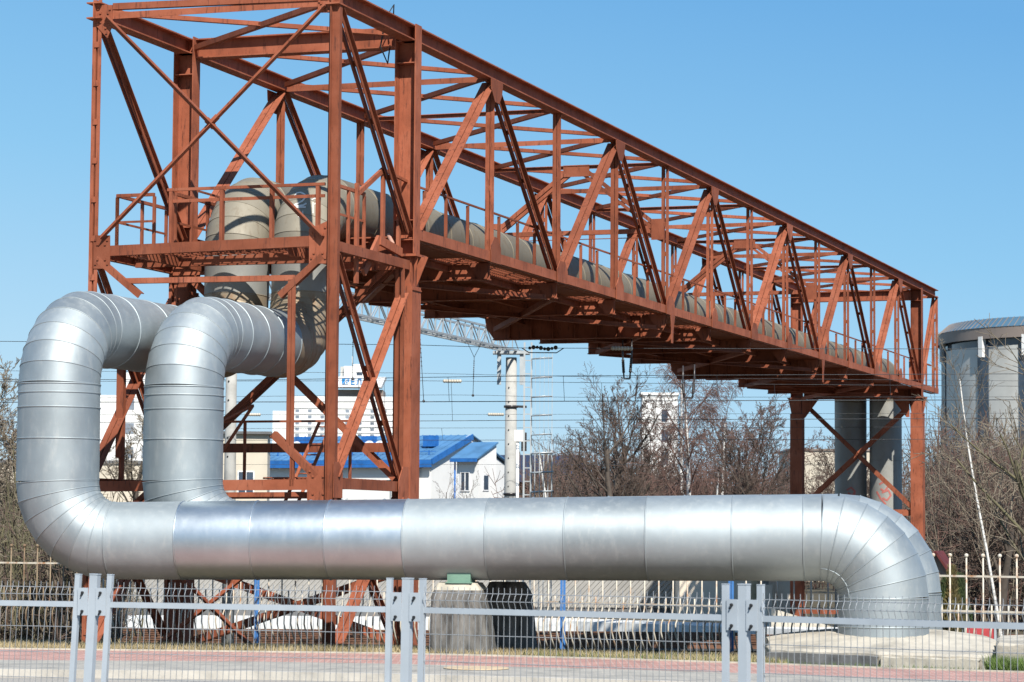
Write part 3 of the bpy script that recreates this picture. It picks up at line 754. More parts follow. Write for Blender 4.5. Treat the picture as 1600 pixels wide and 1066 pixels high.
for nm, v0, ur, zr0, zr1, zh, endpx, lab in (('a', 2.54, UA, 1.535, 1.665, 4.57, 1380, 'shiny silver pipe nearest the camera, with the leftmost riser and long low horizontal run'),
                                        ('b', 1.36, UB, 1.575, 1.70, 4.60, 1402, 'silver pipe with the second riser, painted 2 on its weathered upper bend')):
    R0 = W_(ur, v0, 0); L = t_for_px(R0, endpx); E0 = R0+MD*L
    root = empty('insulated_pipe', (R0.x, R0.y, 0), lab, 'pipe')
    pp = Pipe(root)
    uf = LB+1.35
    C = [W_(uf, v0, -1.75), W_(uf, v0, 6.98), W_(-1.22, v0, 6.98), W_(-1.22, v0, 4.63), W_(ur, v0, zh), R0+V((0, 0, zr0)), E0+V((0, 0, zr1)), E0+V((0, 0, .1))]
    mainL = (C[6]-C[5]).length; a0, a1 = .86, mainL-.8
    cuts = [(t_for_px(R0, px)-a0)/(a1-a0) for px in (290, 406, 520, 641, 768, 890, 1015, 1148, 1258)] if nm == 'a' else None
    sp = {'run': [dict(mat='oldlight', pitch=2.2, lap=0), dict(mat='old', pitch=1.16, bead=.012, name='bridge_run'), dict(mat='oldlight', pitch=.8, lap=0),
                  dict(mats=['rusty', 'galv', 'galv', 'galv', 'galv'], cuts=[.16, .4, .62, .86], lapang=2.2), dict(mats=['galv']*9, cuts=[.09, .24, .56], lap=1),
                  dict(mats=['galv', 'shiny', 'shiny', 'shiny']+['galv']*6 if nm == 'a' else ['galv'], cuts=cuts, lapang=-2.3), dict(mats=['galv'], cuts=[.5], lap=0)],
          'elbow': [None, M['old'], M['oldtan'], M['rusty'], M['galv'], M['galv'], M['galv'], None]}
    rad = [(.53, .53), (.525, .525), (.525, .52), (.52, .535), (.57, .575), (.535, .578), (.60, .61)]
    pp.sweep(C, [0, .85, .82, .85, .85, .82, .80, 0], rad, sp)
    pipes.append((root, pp, C))
dg = bpy.context.evaluated_depsgraph_get()
def ribbons(root, pp, strokes, dirv, width, m, name, lift=.008):
    # paint strokes laid on the real surface of the pipe, seen along dirv
    bv = []
    for o in pp.all:
        me = o.data; bv.append(BVHTree.FromPolygons([v.co+root.location for v in me.vertices], [list(p.vertices) for p in me.polygons]))
    s = MB()
    for st in strokes:
        P_ = []
        for px, py in st:
            r = ray(px, py).normalized(); best = None
            for b in bv:
                h = b.ray_cast(CP, r)
                if h[0] is not None and (best is None or h[3] < best[3]): best = h
            if best: P_.append((best[0], best[1] if best[1].dot(r) < 0 else -best[1]))
        vs = []; ok = []
        for i, (p, nn) in enumerate(P_):
            q = P_[min(i+1, len(P_)-1)][0]-P_[max(i-1, 0)][0]
            if q.length < 1e-6: continue
            sd = q.normalized().cross(nn).normalized()*width/2
            vs += [p+nn*lift-sd, p+nn*lift+sd, p+nn*.001+sd, p+nn*.001-sd]
        k = len(vs)//4; fs = []
        for i in range(k-1):
            for a in range(4): fs.append([4*i+a, 4*i+(a+1) % 4, 4*i+4+(a+1) % 4, 4*i+4+a])
        if k > 1: s.add(vs, fs)
    if s.f: s.build(name, m, root, off=root.location)
def dens(st, k=6):
    out = []
    for (a, b), (c, d) in zip(st, st[1:]):
        out += [(a+(c-a)*i/k, b+(d-b)*i/k) for i in range(k)]
    return out+[st[-1]]
rt, pp, C = pipes[1]
two = [[(461, 306), (464, 302), (470, 301), (476, 304), (477, 309), (473, 314), (466, 318), (459, 321), (466, 322), (474, 321), (479, 318)], [(462, 324), (478, 324)]]
ribbons(rt, pp, [dens(s_) for s_ in two], None, .028, 'paintw', 'painted_number')
ribbons(rt, pp, [dens(s_) for s_ in ([(487, 313), (492, 310), (496, 315), (491, 320)], [(489, 316), (489, 334)], [(464, 330), (467, 340)], [(473, 330), (475, 344)])], None, .014, 'paintw', 'paint_drip')
ribbons(rt, pp, [dens(s_) for s_ in ([(1374, 757), (1382, 752), (1388, 760), (1382, 768), (1376, 764)], [(1378, 770), (1388, 766), (1392, 774), (1386, 782), (1379, 778)], [(1370, 768), (1376, 779), (1384, 788)])], None, .06, 'graf', 'graffiti')
ribbons(pipes[0][0], pipes[0][1], [dens(s_) for s_ in ([(1323, 766), (1330, 762), (1336, 768), (1331, 776)], [(1325, 770), (1333, 776), (1336, 770)])], None, .06, 'graf', 'graffiti')

# concrete pipe supports
def support(px, Yc, w0, w1, dep, ztop, lab, m='block', pz=PZ-.03, lit=True):
    x = X_at(px, Yc); root = empty('concrete_support', (x, Yc, pz), lab, 'concrete block', -AL)
    s = MB(); n = 12; H = ztop-pz; vs = []; q = 40
    for j in range(n):
        t = j/(n-1); ww = w1+(w0-w1)*t; dd = dep*(1-.1*t); rr = .10
        if j == n-1: ww -= .16; dd -= .16
        if j == n-2: ww -= .05; dd -= .05
        for k in range(q):
            a = 2*math.pi*k/q; c, s_ = math.cos(a), math.sin(a); e = .28
            xx = math.copysign(abs(c)**e, c)*ww/2; yy = math.copysign(abs(s_)**e, s_)*dd/2
            jx = rnd.uniform(-.008, .008)
            vs.append((xx+jx-.05*t, yy+jx, H*t*.99 if j < n-1 else H))
    fs = [[j*q+k, j*q+(k+1) % q, (j+1)*q+(k+1) % q, (j+1)*q+k] for j in range(n-1) for k in range(q)]+[list(range((n-1)*q, n*q))]
    k_ = (n-2)*q; s.add(vs, fs[:k_], smooth=True); blk = s.build('block', m, root)
    s = MB(); s.add(vs[k_:], [[i-k_ for i in f] for f in fs[k_:]], smooth=True); s.build('cap', 'cap' if lit else 'block', root)  # lit top put into the colour: pale cap, left dark on the shaded block
    return root, H
def mainpt(i, px):
    C = pipes[i][2]; R0 = C[5]; t = t_for_px(R0, px); return V((R0.x+MD.x*t, R0.y+MD.y*t, 0))
pA, pB = mainpt(0, 727), mainpt(1, 800)
ra, HA = support(proj(pA)[0], pA.y, .70, .86, .86, 1.01, 'pale weathered concrete block under the front silver pipe, topped by a green steel saddle')
s = MB(); s.box((-.2, -.34, HA-.005), (.16, .3, HA+.012)); s.box((-.18, -.32, HA+.0125), (.14, -.3, HA+.19)); s.box((-.18, .10, HA+.0125), (.14, .12, HA+.17)); s.box((-.18, -.2995, HA+.0125), (-.165, .0995, HA+.16)); s.box((.125, -.2995, HA+.0125), (.14, .0995, HA+.16)); s.build('steel_saddle', 'green', ra)
rb, HB_ = support(proj(pB)[0], pB.y, .62, .72, .7, 1.0, 'dark shaded concrete block standing behind the pale one, under the rear silver pipe', lit=False)
s = MB(); s.box((-.2, -.14, HB_+.035), (.16, .14, HB_+.16)); s.build('steel_saddle', 'green', rb)

# concrete plinth at the right end
def plinth(pts, z0, zt, lab, bump_c=None, rough=.02):
    # pts: outline polygon (world xy); lumpy top
    cx = sum(p[0] for p in pts)/len(pts); cy = sum(p[1] for p in pts)/len(pts)
    root = V((cx, cy, z0)); s = MB(); ring = []
    k = len(pts)
    for i in range(k):
        a, b = pts[i], pts[(i+1) % k]; m_ = max(2, int(math.dist(a, b)/.14))
        ring += [(a[0]+(b[0]-a[0])*j/m_, a[1]+(b[1]-a[1])*j/m_) for j in range(m_)]
    n = len(ring); vs = []; levels = 9
    def top(x, y, f):
        z = zt+rnd.uniform(-rough, rough)
        if bump_c: z += .21*max(0, 1-((x-bump_c[0])/2.0)**2-((y-bump_c[1])/1.9)**2)
        return z
    for x, y in ring: vs.append((x-cx, y-cy, 0))
    for x, y in ring: vs.append((x-cx+rnd.uniform(-.015, .015), y-cy+rnd.uniform(-.015, .015), zt-z0-.03+rnd.uniform(-rough, rough)))
    for l in range(levels):
        f = 1-.04*(l == 0)-(l*1.0/(levels-.999))*(l > 0)
        f = .975*(1-l/(levels-1))+.004
        for x, y in ring:
            xx = cx+(x-cx)*f; yy = cy+(y-cy)*f; vs.append((xx-cx, yy-cy, top(xx, yy, f)-z0))
    fs = []
    for l in range(levels+1):
        for i in range(n): fs.append([l*n+i, l*n+(i+1) % n, (l+1)*n+(i+1) % n, (l+1)*n+i])
    fs.append([(levels+1)*n+i for i in range(n)])
    s.add(vs, fs[:2*n], smooth=False); s.add([], []) ; s.add(vs, fs[2*n:], smooth=True); o = s.build('concrete_plinth', 'concrete'); o.location = root; tag(o, lab, 'concrete plinth'); return o
eA = pipes[0][2][7]
x0, x1 = X_at(1203, 35.1), X_at(1555, 33.15)
plinth([(x0, 35.1), (x1-1.3, 34.05), (x1-.15, 33.35), (x1, 33.5), (x1+.55, 36.0), (x1+.5, 39.0), (x0+1.2, 39.0), (x0+.1, 37.2)], 0, .23, 'lumpy grey concrete plinth where both silver pipes enter the ground', (eA.x+.1, eA.y+.6), .008)
plinth([(x1+.06, 33.45), (x1+3.0, 32.6), (x1+3.6, 36.5), (x1+.62, 36.4)], 0, .37, 'smooth pale concrete slab at the right edge, beside the lumpy plinth')

pr_ = [o for o in COL.objects if o.get('label', '').startswith('lumpy')][0]
M['darkblock'] = simple('dark_grey_concrete', (.17, .17, .165), .9, 0, .35, 3, bumpy=.01)  # darker grey concrete for the left front block
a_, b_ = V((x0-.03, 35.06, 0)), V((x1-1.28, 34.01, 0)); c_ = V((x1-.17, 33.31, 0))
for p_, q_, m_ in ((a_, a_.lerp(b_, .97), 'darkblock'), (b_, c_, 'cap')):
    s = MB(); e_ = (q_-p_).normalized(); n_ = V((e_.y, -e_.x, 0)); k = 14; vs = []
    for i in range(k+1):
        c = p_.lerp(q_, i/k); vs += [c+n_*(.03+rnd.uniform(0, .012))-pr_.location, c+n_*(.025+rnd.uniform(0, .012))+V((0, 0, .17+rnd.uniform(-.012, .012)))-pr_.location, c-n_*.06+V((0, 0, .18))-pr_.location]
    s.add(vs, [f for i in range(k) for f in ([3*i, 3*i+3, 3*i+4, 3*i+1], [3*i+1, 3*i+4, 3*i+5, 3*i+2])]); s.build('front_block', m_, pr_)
# ------------------------------------------------------------------ near mesh fence
FP = [(-520, 22.4, 0), (150, 21.2, -2.6), (638, 20.35, -.6), (1163, 18.9, .1), (1760, 17.2, .2)]
FPW = [V((X_at(px, d), d, 0)) for px, d, _ in FP]
ZTOP = 1.345
froot = empty('mesh_fence', FPW[2], 'grey welded mesh fence in the foreground with box posts and bolted plates', 'fence')
def lean(i): 
    a = R(FP[i][2]); return a
def fpnt(i, p, z):   # lean about z = ZTOP: the foot moves sideways
    e = (FPW[min(i+1, 4)]-FPW[max(i-1, 0)]).normalized()
    return p+e*math.tan(lean(i))*(ZTOP-z)+V((0, 0, z))
fo = froot.location
for i in (1, 2, 3, 4):
    e = (FPW[min(i+1, 4)]-FPW[i-1]).normalized(); nrm = V((e.y, -e.x, 0)); s = MB()
    s.bar(fpnt(i, FPW[i], -.1), fpnt(i, FPW[i], ZTOP), .068, .06, e, nrm)
    s.bar(fpnt(i, FPW[i], ZTOP), fpnt(i, FPW[i], ZTOP+.008), .074, .066, e, nrm)
    po = s.build('post', 'fence', froot, off=fo)
    for sg in (-1, 1):
        s = MB(); zc = 1.135; c = fpnt(i, FPW[i], zc)+e*(sg*.078)+nrm*.034
        s.bar(c-V((0, 0, .108)), c+V((0, 0, .108)), .088, .006, e, nrm); s.build('bracket_plate', 'fence', po, off=fo)
        s = MB()
        for dz in (-.075, .07):
            s.tube([c+V((0, 0, dz))-nrm*.004, c+V((0, 0, dz))+nrm*.02], .011, 6)
            s.tube([c+V((0, 0, dz))+nrm*.014, c+V((0, 0, dz))+nrm*.016+V((0, 0, -.03))-e*.012], .006, 5)  # short black leg down to the left draws the shadow of the bolt
        s.build('bolt_and_shadow', 'black', po, off=fo)
for i in range(4):
    a, b = FPW[i], FPW[i+1]; e = (b-a).normalized(); nrm = V((e.y, -e.x, 0)); pr = None
    g0, g1 = (.135 if i else .135), .145
    A = a+e*g0; B = b-e*g1
    A2 = lambda z, A=A, i=i: fpnt(i, A, z); B2 = lambda z, B=B, i=i: fpnt(i+1, B, z)
    s = MB(); s.bar(A2(1.112)+e*.02, B2(1.112)-e*.02, .042, .03, (0, 0, 1)); railmb = s
    zs = [(1.245, 0), (1.188, 0), (1.132, 0), (.935, 0), (.735, 0), (.535, 0), (.335, 0), (.135, 0)]
    fold = {1.188: .04}
    s = MB(); Lw = (B-A).length; nw = int(Lw/.05)
    # panel_frame/wires use explicit heights: fold lies between the first three horizontals
    for z, f in zs: s.tube([A2(z)+nrm*.0, B2(z)], .0032, 5, cap=False)
    s2 = s
    for k in range(nw+1):
        t = (k+.5)/(nw+1)
        q = lambda z, t=t: A2(z).lerp(B2(z), t)+nrm*.006
        s2.tube([q(1.29), q(1.245), q(1.235)+nrm*.006, q(1.20)+nrm*.026, q(1.185)+nrm*.026, q(1.145)+nrm*.004, q(1.05), q(.05)], .0024, 4, cap=False)
    po = s2.build('panel', 'wire_steel', froot, off=fo); railmb.build('rail', 'fence', po, off=fo)
    for fn in (A2, B2):
        s = MB(); s.bar(fn(-.02), fn(ZTOP), .042, .04, e, nrm); s.bar(fn(ZTOP), fn(ZTOP+.006), .046, .044, e, nrm); s.build('upright', 'fence', po, off=fo)

# ------------------------------------------------------------------ cream bar fence behind the pipes
BF = [(-120, 46.2), (0, 45.6), (420, 43.8), (850, 41.5), (1200, 39.1), (1310, 38.7), (1465, 38.2), (1760, 36.6)]
BFW = [V((X_at(px, d), d, 0)) for px, d in BF]
broot = empty('bar_fence', BFW[3], 'cream rust-flecked railing of S-bent bars with ball tops, behind the silver pipes', 'fence')
bo = broot.location
SPC = .127; pos = []; acc = 0
for a, b in zip(BFW, BFW[1:]):
    L = (b-a).length; e = (b-a)/L; d = acc
    while d < L: pos.append((a+e*d, e)); d += SPC
    acc = d-L
def bz(p): 
    px = proj((p.x, p.y, 0))[0]; return .26 if px > 1440 else (-.06 if px < 900 else -.03)
nb = 0; tall = 0; rest = MB()
posn = sorted(range(len(pos)), key=lambda i: abs(proj(pos[i][0])[0]-1150))
keep = set(posn[:96])
for i, (p, e) in enumerate(pos):
    nrm = V((e.y, -e.x, 0)); z0 = bz(p); h = 1.40 if i % 2 == 0 else .74
    px = proj(p)[0]
    pts = [p+V((0, 0, z0)), p+nrm*.07+V((0, 0, z0+.12)), p+nrm*.13+V((0, 0, z0+.27)), p+nrm*.12+V((0, 0, z0+.40)), p+nrm*.03+V((0, 0, z0+.53)), p+V((0, 0, z0+.62)), p+V((0, 0, h))] if z0 < .2 else [p+nrm*.05+V((0, 0, z0)), p+nrm*.02+V((0, 0, z0+.16)), p+V((0, 0, z0+.25)), p+V((0, 0, h))]
    s = MB() if i in keep else rest
    n0 = len(s.mi)
    s.tube(pts, .0125, 6)
    if i % 2 == 0: s.sphere(p+V((0, 0, h+.02)), .031)
    if i in keep: s.build('bar', 'cream', broot, off=bo)
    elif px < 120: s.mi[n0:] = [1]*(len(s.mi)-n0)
M['creambrown'] = simple('brown_cream_paint', (.22, .165, .105), .8, 0, .3, 7, dark=(.13, .06, .03))  # darker and browner than the cream, for the bars at the left end
o = rest.build('more_bars', ['cream', 'creambrown'], broot, off=bo); o['kind'] = 'stuff'
for z in (1.13, .64):
    s = MB()
    for a, b in list(zip(BFW, BFW[1:]))[0 if z > 1 else 3:]:
        s.bar(a+V((0, 0, z)), b+V((0, 0, z)), .028, .02, (0, 0, 1))
    s.build('rail', 'cream', broot, off=bo)
for px in (172, 403, 642, 880, 1142, 1390):
    d = lerp_tab(BF, px); p = V((X_at(px, d), d, 0)); s = MB(); 
    for k in (-1, 1): s.bar(p+V((k*.022, -.03, -.15)), p+V((k*.022, -.03, 1.45)), .036, .05, (1, 0, 0), (0, 1, 0))
    s.bar(p+V((-.03, -.06, .45)), p+V((.03, -.06, .3)), .02, .012, (1, 0, 0))
    s.build('fence_post', 'blue', broot, off=bo)

# ------------------------------------------------------------------ verge grass
def blades(name, n, fn, m, h=(.05, .16)):
    s = MB(); vs = []; fs = []
    for i in range(n):
        x, y, z = fn(); a = rnd.uniform(0, 6.28); hh = rnd.uniform(*h); l = rnd.uniform(.2, .9)*hh; b = rnd.uniform(0, 6.28)
        wx, wy = math.cos(a)*.006, math.sin(a)*.006; o = len(vs)
        vs += [(x-wx, y-wy, z), (x+wx, y+wy, z), (x+l*math.cos(b), y+l*math.sin(b), z+hh)]; fs.append([o, o+1, o+2])
    s.add(vs, fs); return s.build(name, m, kind='stuff')
def verge():
    x = rnd.uniform(-9.5, X_at(1210, 36)); e = lerp_tab(FARx, x); y = e+abs(rnd.gauss(0, 1))*1.6-.03; return x, y, gz(x, y)-.01
blades('dry_grass', 26000, verge, 'drygrass', (.03, .13))
def verge2():
    x = rnd.uniform(X_at(820, 36), X_at(1215, 36)); e = lerp_tab(FARx, x); y = e+abs(rnd.gauss(0, 1))*1.5; return x, y, gz(x, y)-.01
blades('green_grass', 3000, verge2, 'greengrass', (.03, .11))
def verge3():
    x = X_at(1545, 33)+abs(rnd.gauss(0, .5)); e = lerp_tab(FARx, x); return x, e+rnd.uniform(.0, .5), PZ-.02
blades('green_grass', 2500, verge3, 'greengrass', (.08, .24))
def verge4():
    x = rnd.uniform(X_at(1215, 35), X_at(1550, 33)); return x, lerp_tab(FARx, x)-.02+rnd.random()*.05, PZ-.02
blades('green_grass', 500, verge4, 'greengrass', (.03, .09))
# small things on the path
s = MB(); s.tube([(0, 0, 0), (0, 0, .012)], [.4, .39], 32); o = s.build('manhole_cover', 'tan'); o.location = (X_at(746, 32.55), 32.55, PZ+.004); o.scale = (1, 1, 1); tag(o, 'worn tan round cover set in the grey paving', 'manhole cover')
for i, (px, d, r_, lab) in enumerate(((300, 30.3, .10, 'curled dark brown dead leaf lying in the road at the kerb'), (338, 30.4, .06, 'small tan dead leaf lying just right of the larger brown leaf'))):
    s = MB(); n = 12; vs = [(0, 0, .01)]
    for k in range(n):
        a = 2*math.pi*k/n; rr = r_*(1 if k % 2 else .72); vs.append((rr*math.cos(a)*1.4, rr*math.sin(a), .012+.03*abs(math.sin(a*1.5))))
    s.add(vs, [[0, 1+k, 1+(k+1) % n] for k in range(n)]); o = s.build('dead_leaf', 'leaf' if i == 0 else 'tan'); o.location = (X_at(px, d), d, -.05); tag(o, lab, 'leaf')

#PART2
# ------------------------------------------------------------------ buildings behind the railway
GB = -1.62
def frame_at(px, Y, yaw=0):   # origin on the ground below image column px, local x right, y away
    return V((X_at(px, Y), Y, GB))
def win(root, x, y, z, w, h, mull=1, m='glass', fm='frame', th=.05, wall=None):
    # window in a wall facing -y (local); frame proud of the wall
    s = MB(); t = .06
    s.box((x-w/2-t, y-th, z-h/2-t), (x+w/2+t, y, z-h/2)); s.box((x-w/2-t, y-th, z+h/2), (x+w/2+t, y, z+h/2+t))
    s.box((x-w/2-t, y-th, z-h/2), (x-w/2, y, z+h/2)); s.box((x+w/2, y-th, z-h/2), (x+w/2+t, y, z+h/2))
    for k in range(1, mull+1): xx = x-w/2+w*k/(mull+1); s.box((xx-.03, y-th+.004, z-h/2), (xx+.03, y, z+h/2))
    f = s.build('window', fm, root); s = MB(); s.box((x-w/2, y-.02, z-h/2), (x+w/2, y-.004, z+h/2)); s.build('pane', m, f); return f

# ribbed grey wall behind the platform
y0 = 93.5; xa, xb = X_at(178, y0), X_at(1052, y0)
t = empty('ribbed_wall', ((xa+xb)/2, y0, -1.24), 'long grey wall with slanting ribs behind the white platform edge', 'wall')
L = xb-xa; hw = 2.3; s = MB(); s.box((-L/2, .12, .36), (L/2, .4, hw+.36)); s.build('wall', 'ribwall', t)
s = MB(); k = -int(hw/.2)
sp = .19; n = int((L+hw)/sp)
for i in range(n):
    x = -L/2-hw*.9+i*sp
    # rib from (x, 0.38) rising to the right at 45 degrees, clipped to the panel
    xA, zA = x, .37; xB, zB = x+(hw-.03)*.95, hw+.34
    if xA < -L/2: zA += (-L/2-xA)/.95; xA = -L/2
    if xB > L/2: zB -= (xB-L/2)/.95; xB = L/2
    if zB-zA < .1: continue
    s.prism((xA, .12, zA), (xB, .12, zB), [(-.0, -.05), (.03, -.03), (.03, .03), (0, .05)], (0, -1, 0))
o = s.build('ribs', 'ribwall', t)
s = MB(); s.box((-L/2, .16, .0), (L/2, .38, .36)); s.build('wall_base', 'greywall', t)
s = MB(); s.box((-L/2-.1, .0, hw+.36), (L/2+.1, .45, hw+.52)); s.build('coping', 'ribwall', t)
# cream building right of it
yb = 91.0; xa, xb = X_at(1062, yb), X_at(1243, yb)
t = empty('low_building', (xa, yb, -1.24), 'low cream plastered building standing on the platform right of the ribbed wall', 'building')
s = MB(); W2 = xb-xa
s.box((0, 0, 0), (W2, 4.5, 2.5)); s.build('wall', 'creamwall', t)
s = MB(); s.box((-.15, -.15, 2.5), (W2+.15, 4.7, 2.62)); s.build('roof', 'greywall', t)
xx = X_at(1176, yb)-xa; s = MB(); s.box((xx-.05, -.1, .75), (xx+.18, -.004, 2.45)); s.build('doorframe', 'tan', t)
xx = X_at(1190, yb)-xa; s = MB(); s.tube([(xx-.25, -.02, 1.9), (xx-.2, -.25, 1.95), (xx-.05, -.42, 1.85), (xx+.05, -.45, 1.6), (xx+.05, -.45, 1.25)], .15, 16); s.build('vent_pipe', 'galv', t)
s = MB(); s.box((xx-.2, -.62, 0), (xx+.3, -.28, 1.25)); s.build('pipe_box', 'creamwall', t)
# sloping concrete ramp end beside it
xr = X_at(1300, 84); t0 = empty('loading_ramp', (X_at(1200, 87), 87, -1.24), 'pale sloping concrete ramp end below the far bridge column', 'ramp')
s = MB(); s.plate([(0, 0, 0), (X_at(1300, 86.5)-X_at(1200, 87), 0, 0), (X_at(1210, 86.5)-X_at(1200, 87), 0, .55), (0, 0, .62)], (0, 1, 0), 2.2); s.build('ramp_body', 'concrete', t0)

# blue-roofed white building
yaw = R(-26); YB = 150; p = frame_at(673, YB)
t = empty('blue_roof_building', p, 'long white building with a bright blue metal roof left of the concrete pole', 'building', yaw)
HE, HR = 7.42, 8.85; Lb, Db = 11.5, 9.4
s = MB(); s.box((-Lb, 0, 0), (0, Db, HE-.2)); 
s.plate([(-.01, 0, HE-.2), (-.01, Db, HE-.2), (-.01, Db/2, HR+.05)], (1, 0, 0), .02); s.build('wall', 'white', t)
s = MB(); ov = .35
for y1, y2 in ((-ov, Db/2), (Db+ov, Db/2)):
    z1 = HE-ov*(HR-HE)/(Db/2)
    n = 26
    for i in range(n):
        xA = -Lb-.3+(Lb+.5)*i/n; xB = -Lb-.3+(Lb+.5)*(i+1)/n
        s.plate([(xA, y1, z1), (xB-.03, y1, z1), (xB-.03, y2, HR), (xA, y2, HR)], (0, -(HR-HE), Db/2), .05)
        s.bar((xB-.015, y1, z1+.03), (xB-.015, y2, HR+.03), .06, .03, (0, 0, 1))
rf = s.build('roof', 'roofblue', t)
s = MB(); s.box((-Lb-.3, -ov-.08, HE-.52), (.2, -ov+.0, HE-.12)); s.bar((.22, -ov, HE-.2), (.22, Db/2, HR-.08), .34, .05, (0, 0, 1)); s.build('gutter', 'gutter', rf)
for k in range(11): pass
s = MB()
for k in range(14):
    xk = -Lb+.4+k*.82; s.bar((xk, .55, HE+.16), (xk, .55, HE+.46), .05, .05, (1, 0, 0))
s.bar((-Lb, .55, HE+.40), (0, .55, HE+.40), .04, .04, (0, 0, 1)); s.build('snow_guard', 'gutter', rf)
for xk in (-1.2, -5.2, -9.6):
    s = MB(); s.plate([(xk-.32, 2.2, HE+.72), (xk+.32, 2.2, HE+.72), (xk+.32, 2.2, HE+1.35), (xk-.32, 2.2, HE+1.35)], (0, 1, 0), .7); s.build('dormer', 'gutter', rf)
def roof_text(txt, x, y, size, tt):
    cu = bpy.data.curves.new('txt', 'FONT'); cu.body = txt; cu.size = size; cu.extrude = .03; cu.offset = .02
    o = bpy.data.objects.new('lettering', cu); COL.objects.link(o); bpy.context.view_layer.update()
    me = bpy.data.meshes.new_from_object(o.evaluated_get(bpy.context.evaluated_depsgraph_get())); bpy.data.objects.remove(o)
    return me
def place_text(txt, size, m, parent, loc, rot, name='lettering'):
    me = roof_text(txt, 0, 0, size, None); me.materials.clear(); me.materials.append(M[m]); o = bpy.data.objects.new(name, me); COL.objects.link(o); o.parent = parent; o.location = loc; o.rotation_euler = rot; return o
sl = math.atan2(HR-HE, Db/2)
place_text('OO', .85, 'logow', rf, (-5.1, 1.25, HE+.48), (R(90)-.35, 0, 0))
place_text('OO', .85, 'logow', rf, (-10.6, 1.25, HE+.48), (R(90)-.35, 0, 0))
for xk, zk in ((-5.3, 5.2), (-3.7, 5.1)):
    s = MB(); s.tube([(xk, -.5, 0), (xk, -.5, zk-1.2), (xk, -.5, zk-.25)], .10, 10); s.tube([(xk, -.5, zk-.25), (xk, -.5, zk)], [.22, .26], 12); s.build('vent_stack', 'steel', t)
s = MB(); s.tube([(-.9, -.35, 0), (-.9, -.35, HE+1.0)], .22, 14); s.build('flue', 'steel', t)
s = MB(); s.box((-2.6, -.03, 0), (-2.5, -.0, HE-.3)); s.build('downpipe', 'steel', t)
# front wing with two storeys
t2 = empty('white_annex', frame_at(713, 146), 'white two-storey annex with blue lean-to roof in front of the long blue roof', 'building', R(-32))
s = MB(); w1, d1, h0, h1 = 1.4, 1.8, 7.35, 8.2
s.box((0, 0, 0), (w1, d1, h0-.05)); s.plate([(w1-.02, 0, h0-.05), (w1-.02, d1, h0-.05), (w1-.02, d1, h1+.02)], (1, 0, 0), .02)
s.build('wall', 'white', t2)
s = MB(); s.plate([(-.2, -.35, h0-.08), (w1+.12, -.35, h0-.08), (w1+.12, d1, h1), (-.2, d1, h1)], (0, -.2, 1), .08); rr = s.build('roof', 'roofblue', t2)
s = MB(); s.box((-.2, -.42, h0-.25), (w1+.12, -.33, h0-.07)); s.tube([(-.06, -.1, 0), (-.06, -.1, h0-.2)], .05, 8); s.build('gutter', 'gutter', rr)
for zz in (3.9, 6.05):
    win(t2, .55, 0, zz, .50, .95)
for yy in (.7,):
    for zz in (3.8, 6.0):
        s = MB(); s.box((w1, yy-.3, zz-.45), (w1+.04, yy+.3, zz+.45)); f = s.build('window', 'frame', t2); s = MB(); s.box((w1+.04, yy-.22, zz-.38), (w1+.05, yy+.22, zz+.38)); s.build('pane', 'glass', f)
# navy-topped brick building behind the pole
t = empty('brick_building', frame_at(735, 230), 'brown brick building with navy roof just left of the concrete pole', 'building', R(-8))
s = MB(); s.box((-.3, 0, 0), (4.2, 9, 9.1)); s.build('wall', 'brick', t)
s = MB(); s.box((.9, -.3, 7.6), (9, 8, 9.9)); ro = s.build('roof', 'navy', t)
s = MB()
for r0, zz, x0_ in ((0, 9.25, 1.4), (1, 8.55, .95)):
    x = x0_
    while x < 3.9:
        wv = rnd.uniform(.05, .16); s = MB(); s.box((x, -.36, zz), (x+wv, -.30, zz+rnd.uniform(.16, .24))); s.build('sign_mark', 'logow', ro); x += wv+rnd.uniform(.05, .12)
# white high-rise with blue sign
t = empty('high_rise', frame_at(560, 520), 'distant white stepped high-rise carrying a flared white sign band with a blue logo', 'building')
ppm = F/520
def zy(y): return (832-y)/ppm+1.7-GB
def xp(px): return (px-560)/ppm
s = MB(); s.box((xp(424), 0, 0), (xp(612), 14, zy(645))); s.box((xp(452), -.8, 0), (xp(634), 13, zy(622))); s.build('wall', 'white2', t)
for r in range(7):
    s = MB(); z = zy(640+r*9.5)
    s.box((xp(448), -.95, z-.12), (xp(634), -.8, z+.24)); s.build('balcony_band', 'white', t)
    if r < 6:
        for c in range(9):
            x = xp(463+c*19.5); 
            s = MB(); s.box((x-.36, -.84, z-.92), (x+.36, -.80, z-.35)); s.build('window', 'farglass', t)
s = MB(); s.box((xp(521), 0, zy(622)), (xp(596), 11, zy(611))); s.build('neck', 'brownband', t)
s = MB(); a, b_, c, d = xp(519), xp(601), xp(594), xp(524)
s.plate([(d, 0, zy(608)), (c, 0, zy(608)), (b_, 0, zy(592)), (a, 0, zy(592))], (0, 1, 0), 5); sg = s.build('sign_band', 'logow', t)
s = MB(); s.plate([(xp(533), -2.56, zy(604)), (xp(543), -2.56, zy(604)), (xp(545), -2.56, zy(594)), (xp(533), -2.56, zy(594))], (0, 1, 0), .08); s.build('logo', 'logo', sg)
s = MB(); s.bar((xp(534), -2.66, zy(603.5)), (xp(542), -2.66, zy(595)), .25, .05, (0, 1, 0)); s.build('logo_stroke', 'logow', sg)
place_text('Б', 1.25, 'logow', sg, (xp(537.2), -2.62, zy(603.8)), (R(90), 0, 0))
place_text('Е', 1.55, 'logo', sg, (xp(546.2), -2.6, zy(604)), (R(90), 0, 0)); place_text('Л', 1.55, 'logo', sg, (xp(555), -2.6, zy(604)), (R(90), 0, 0))
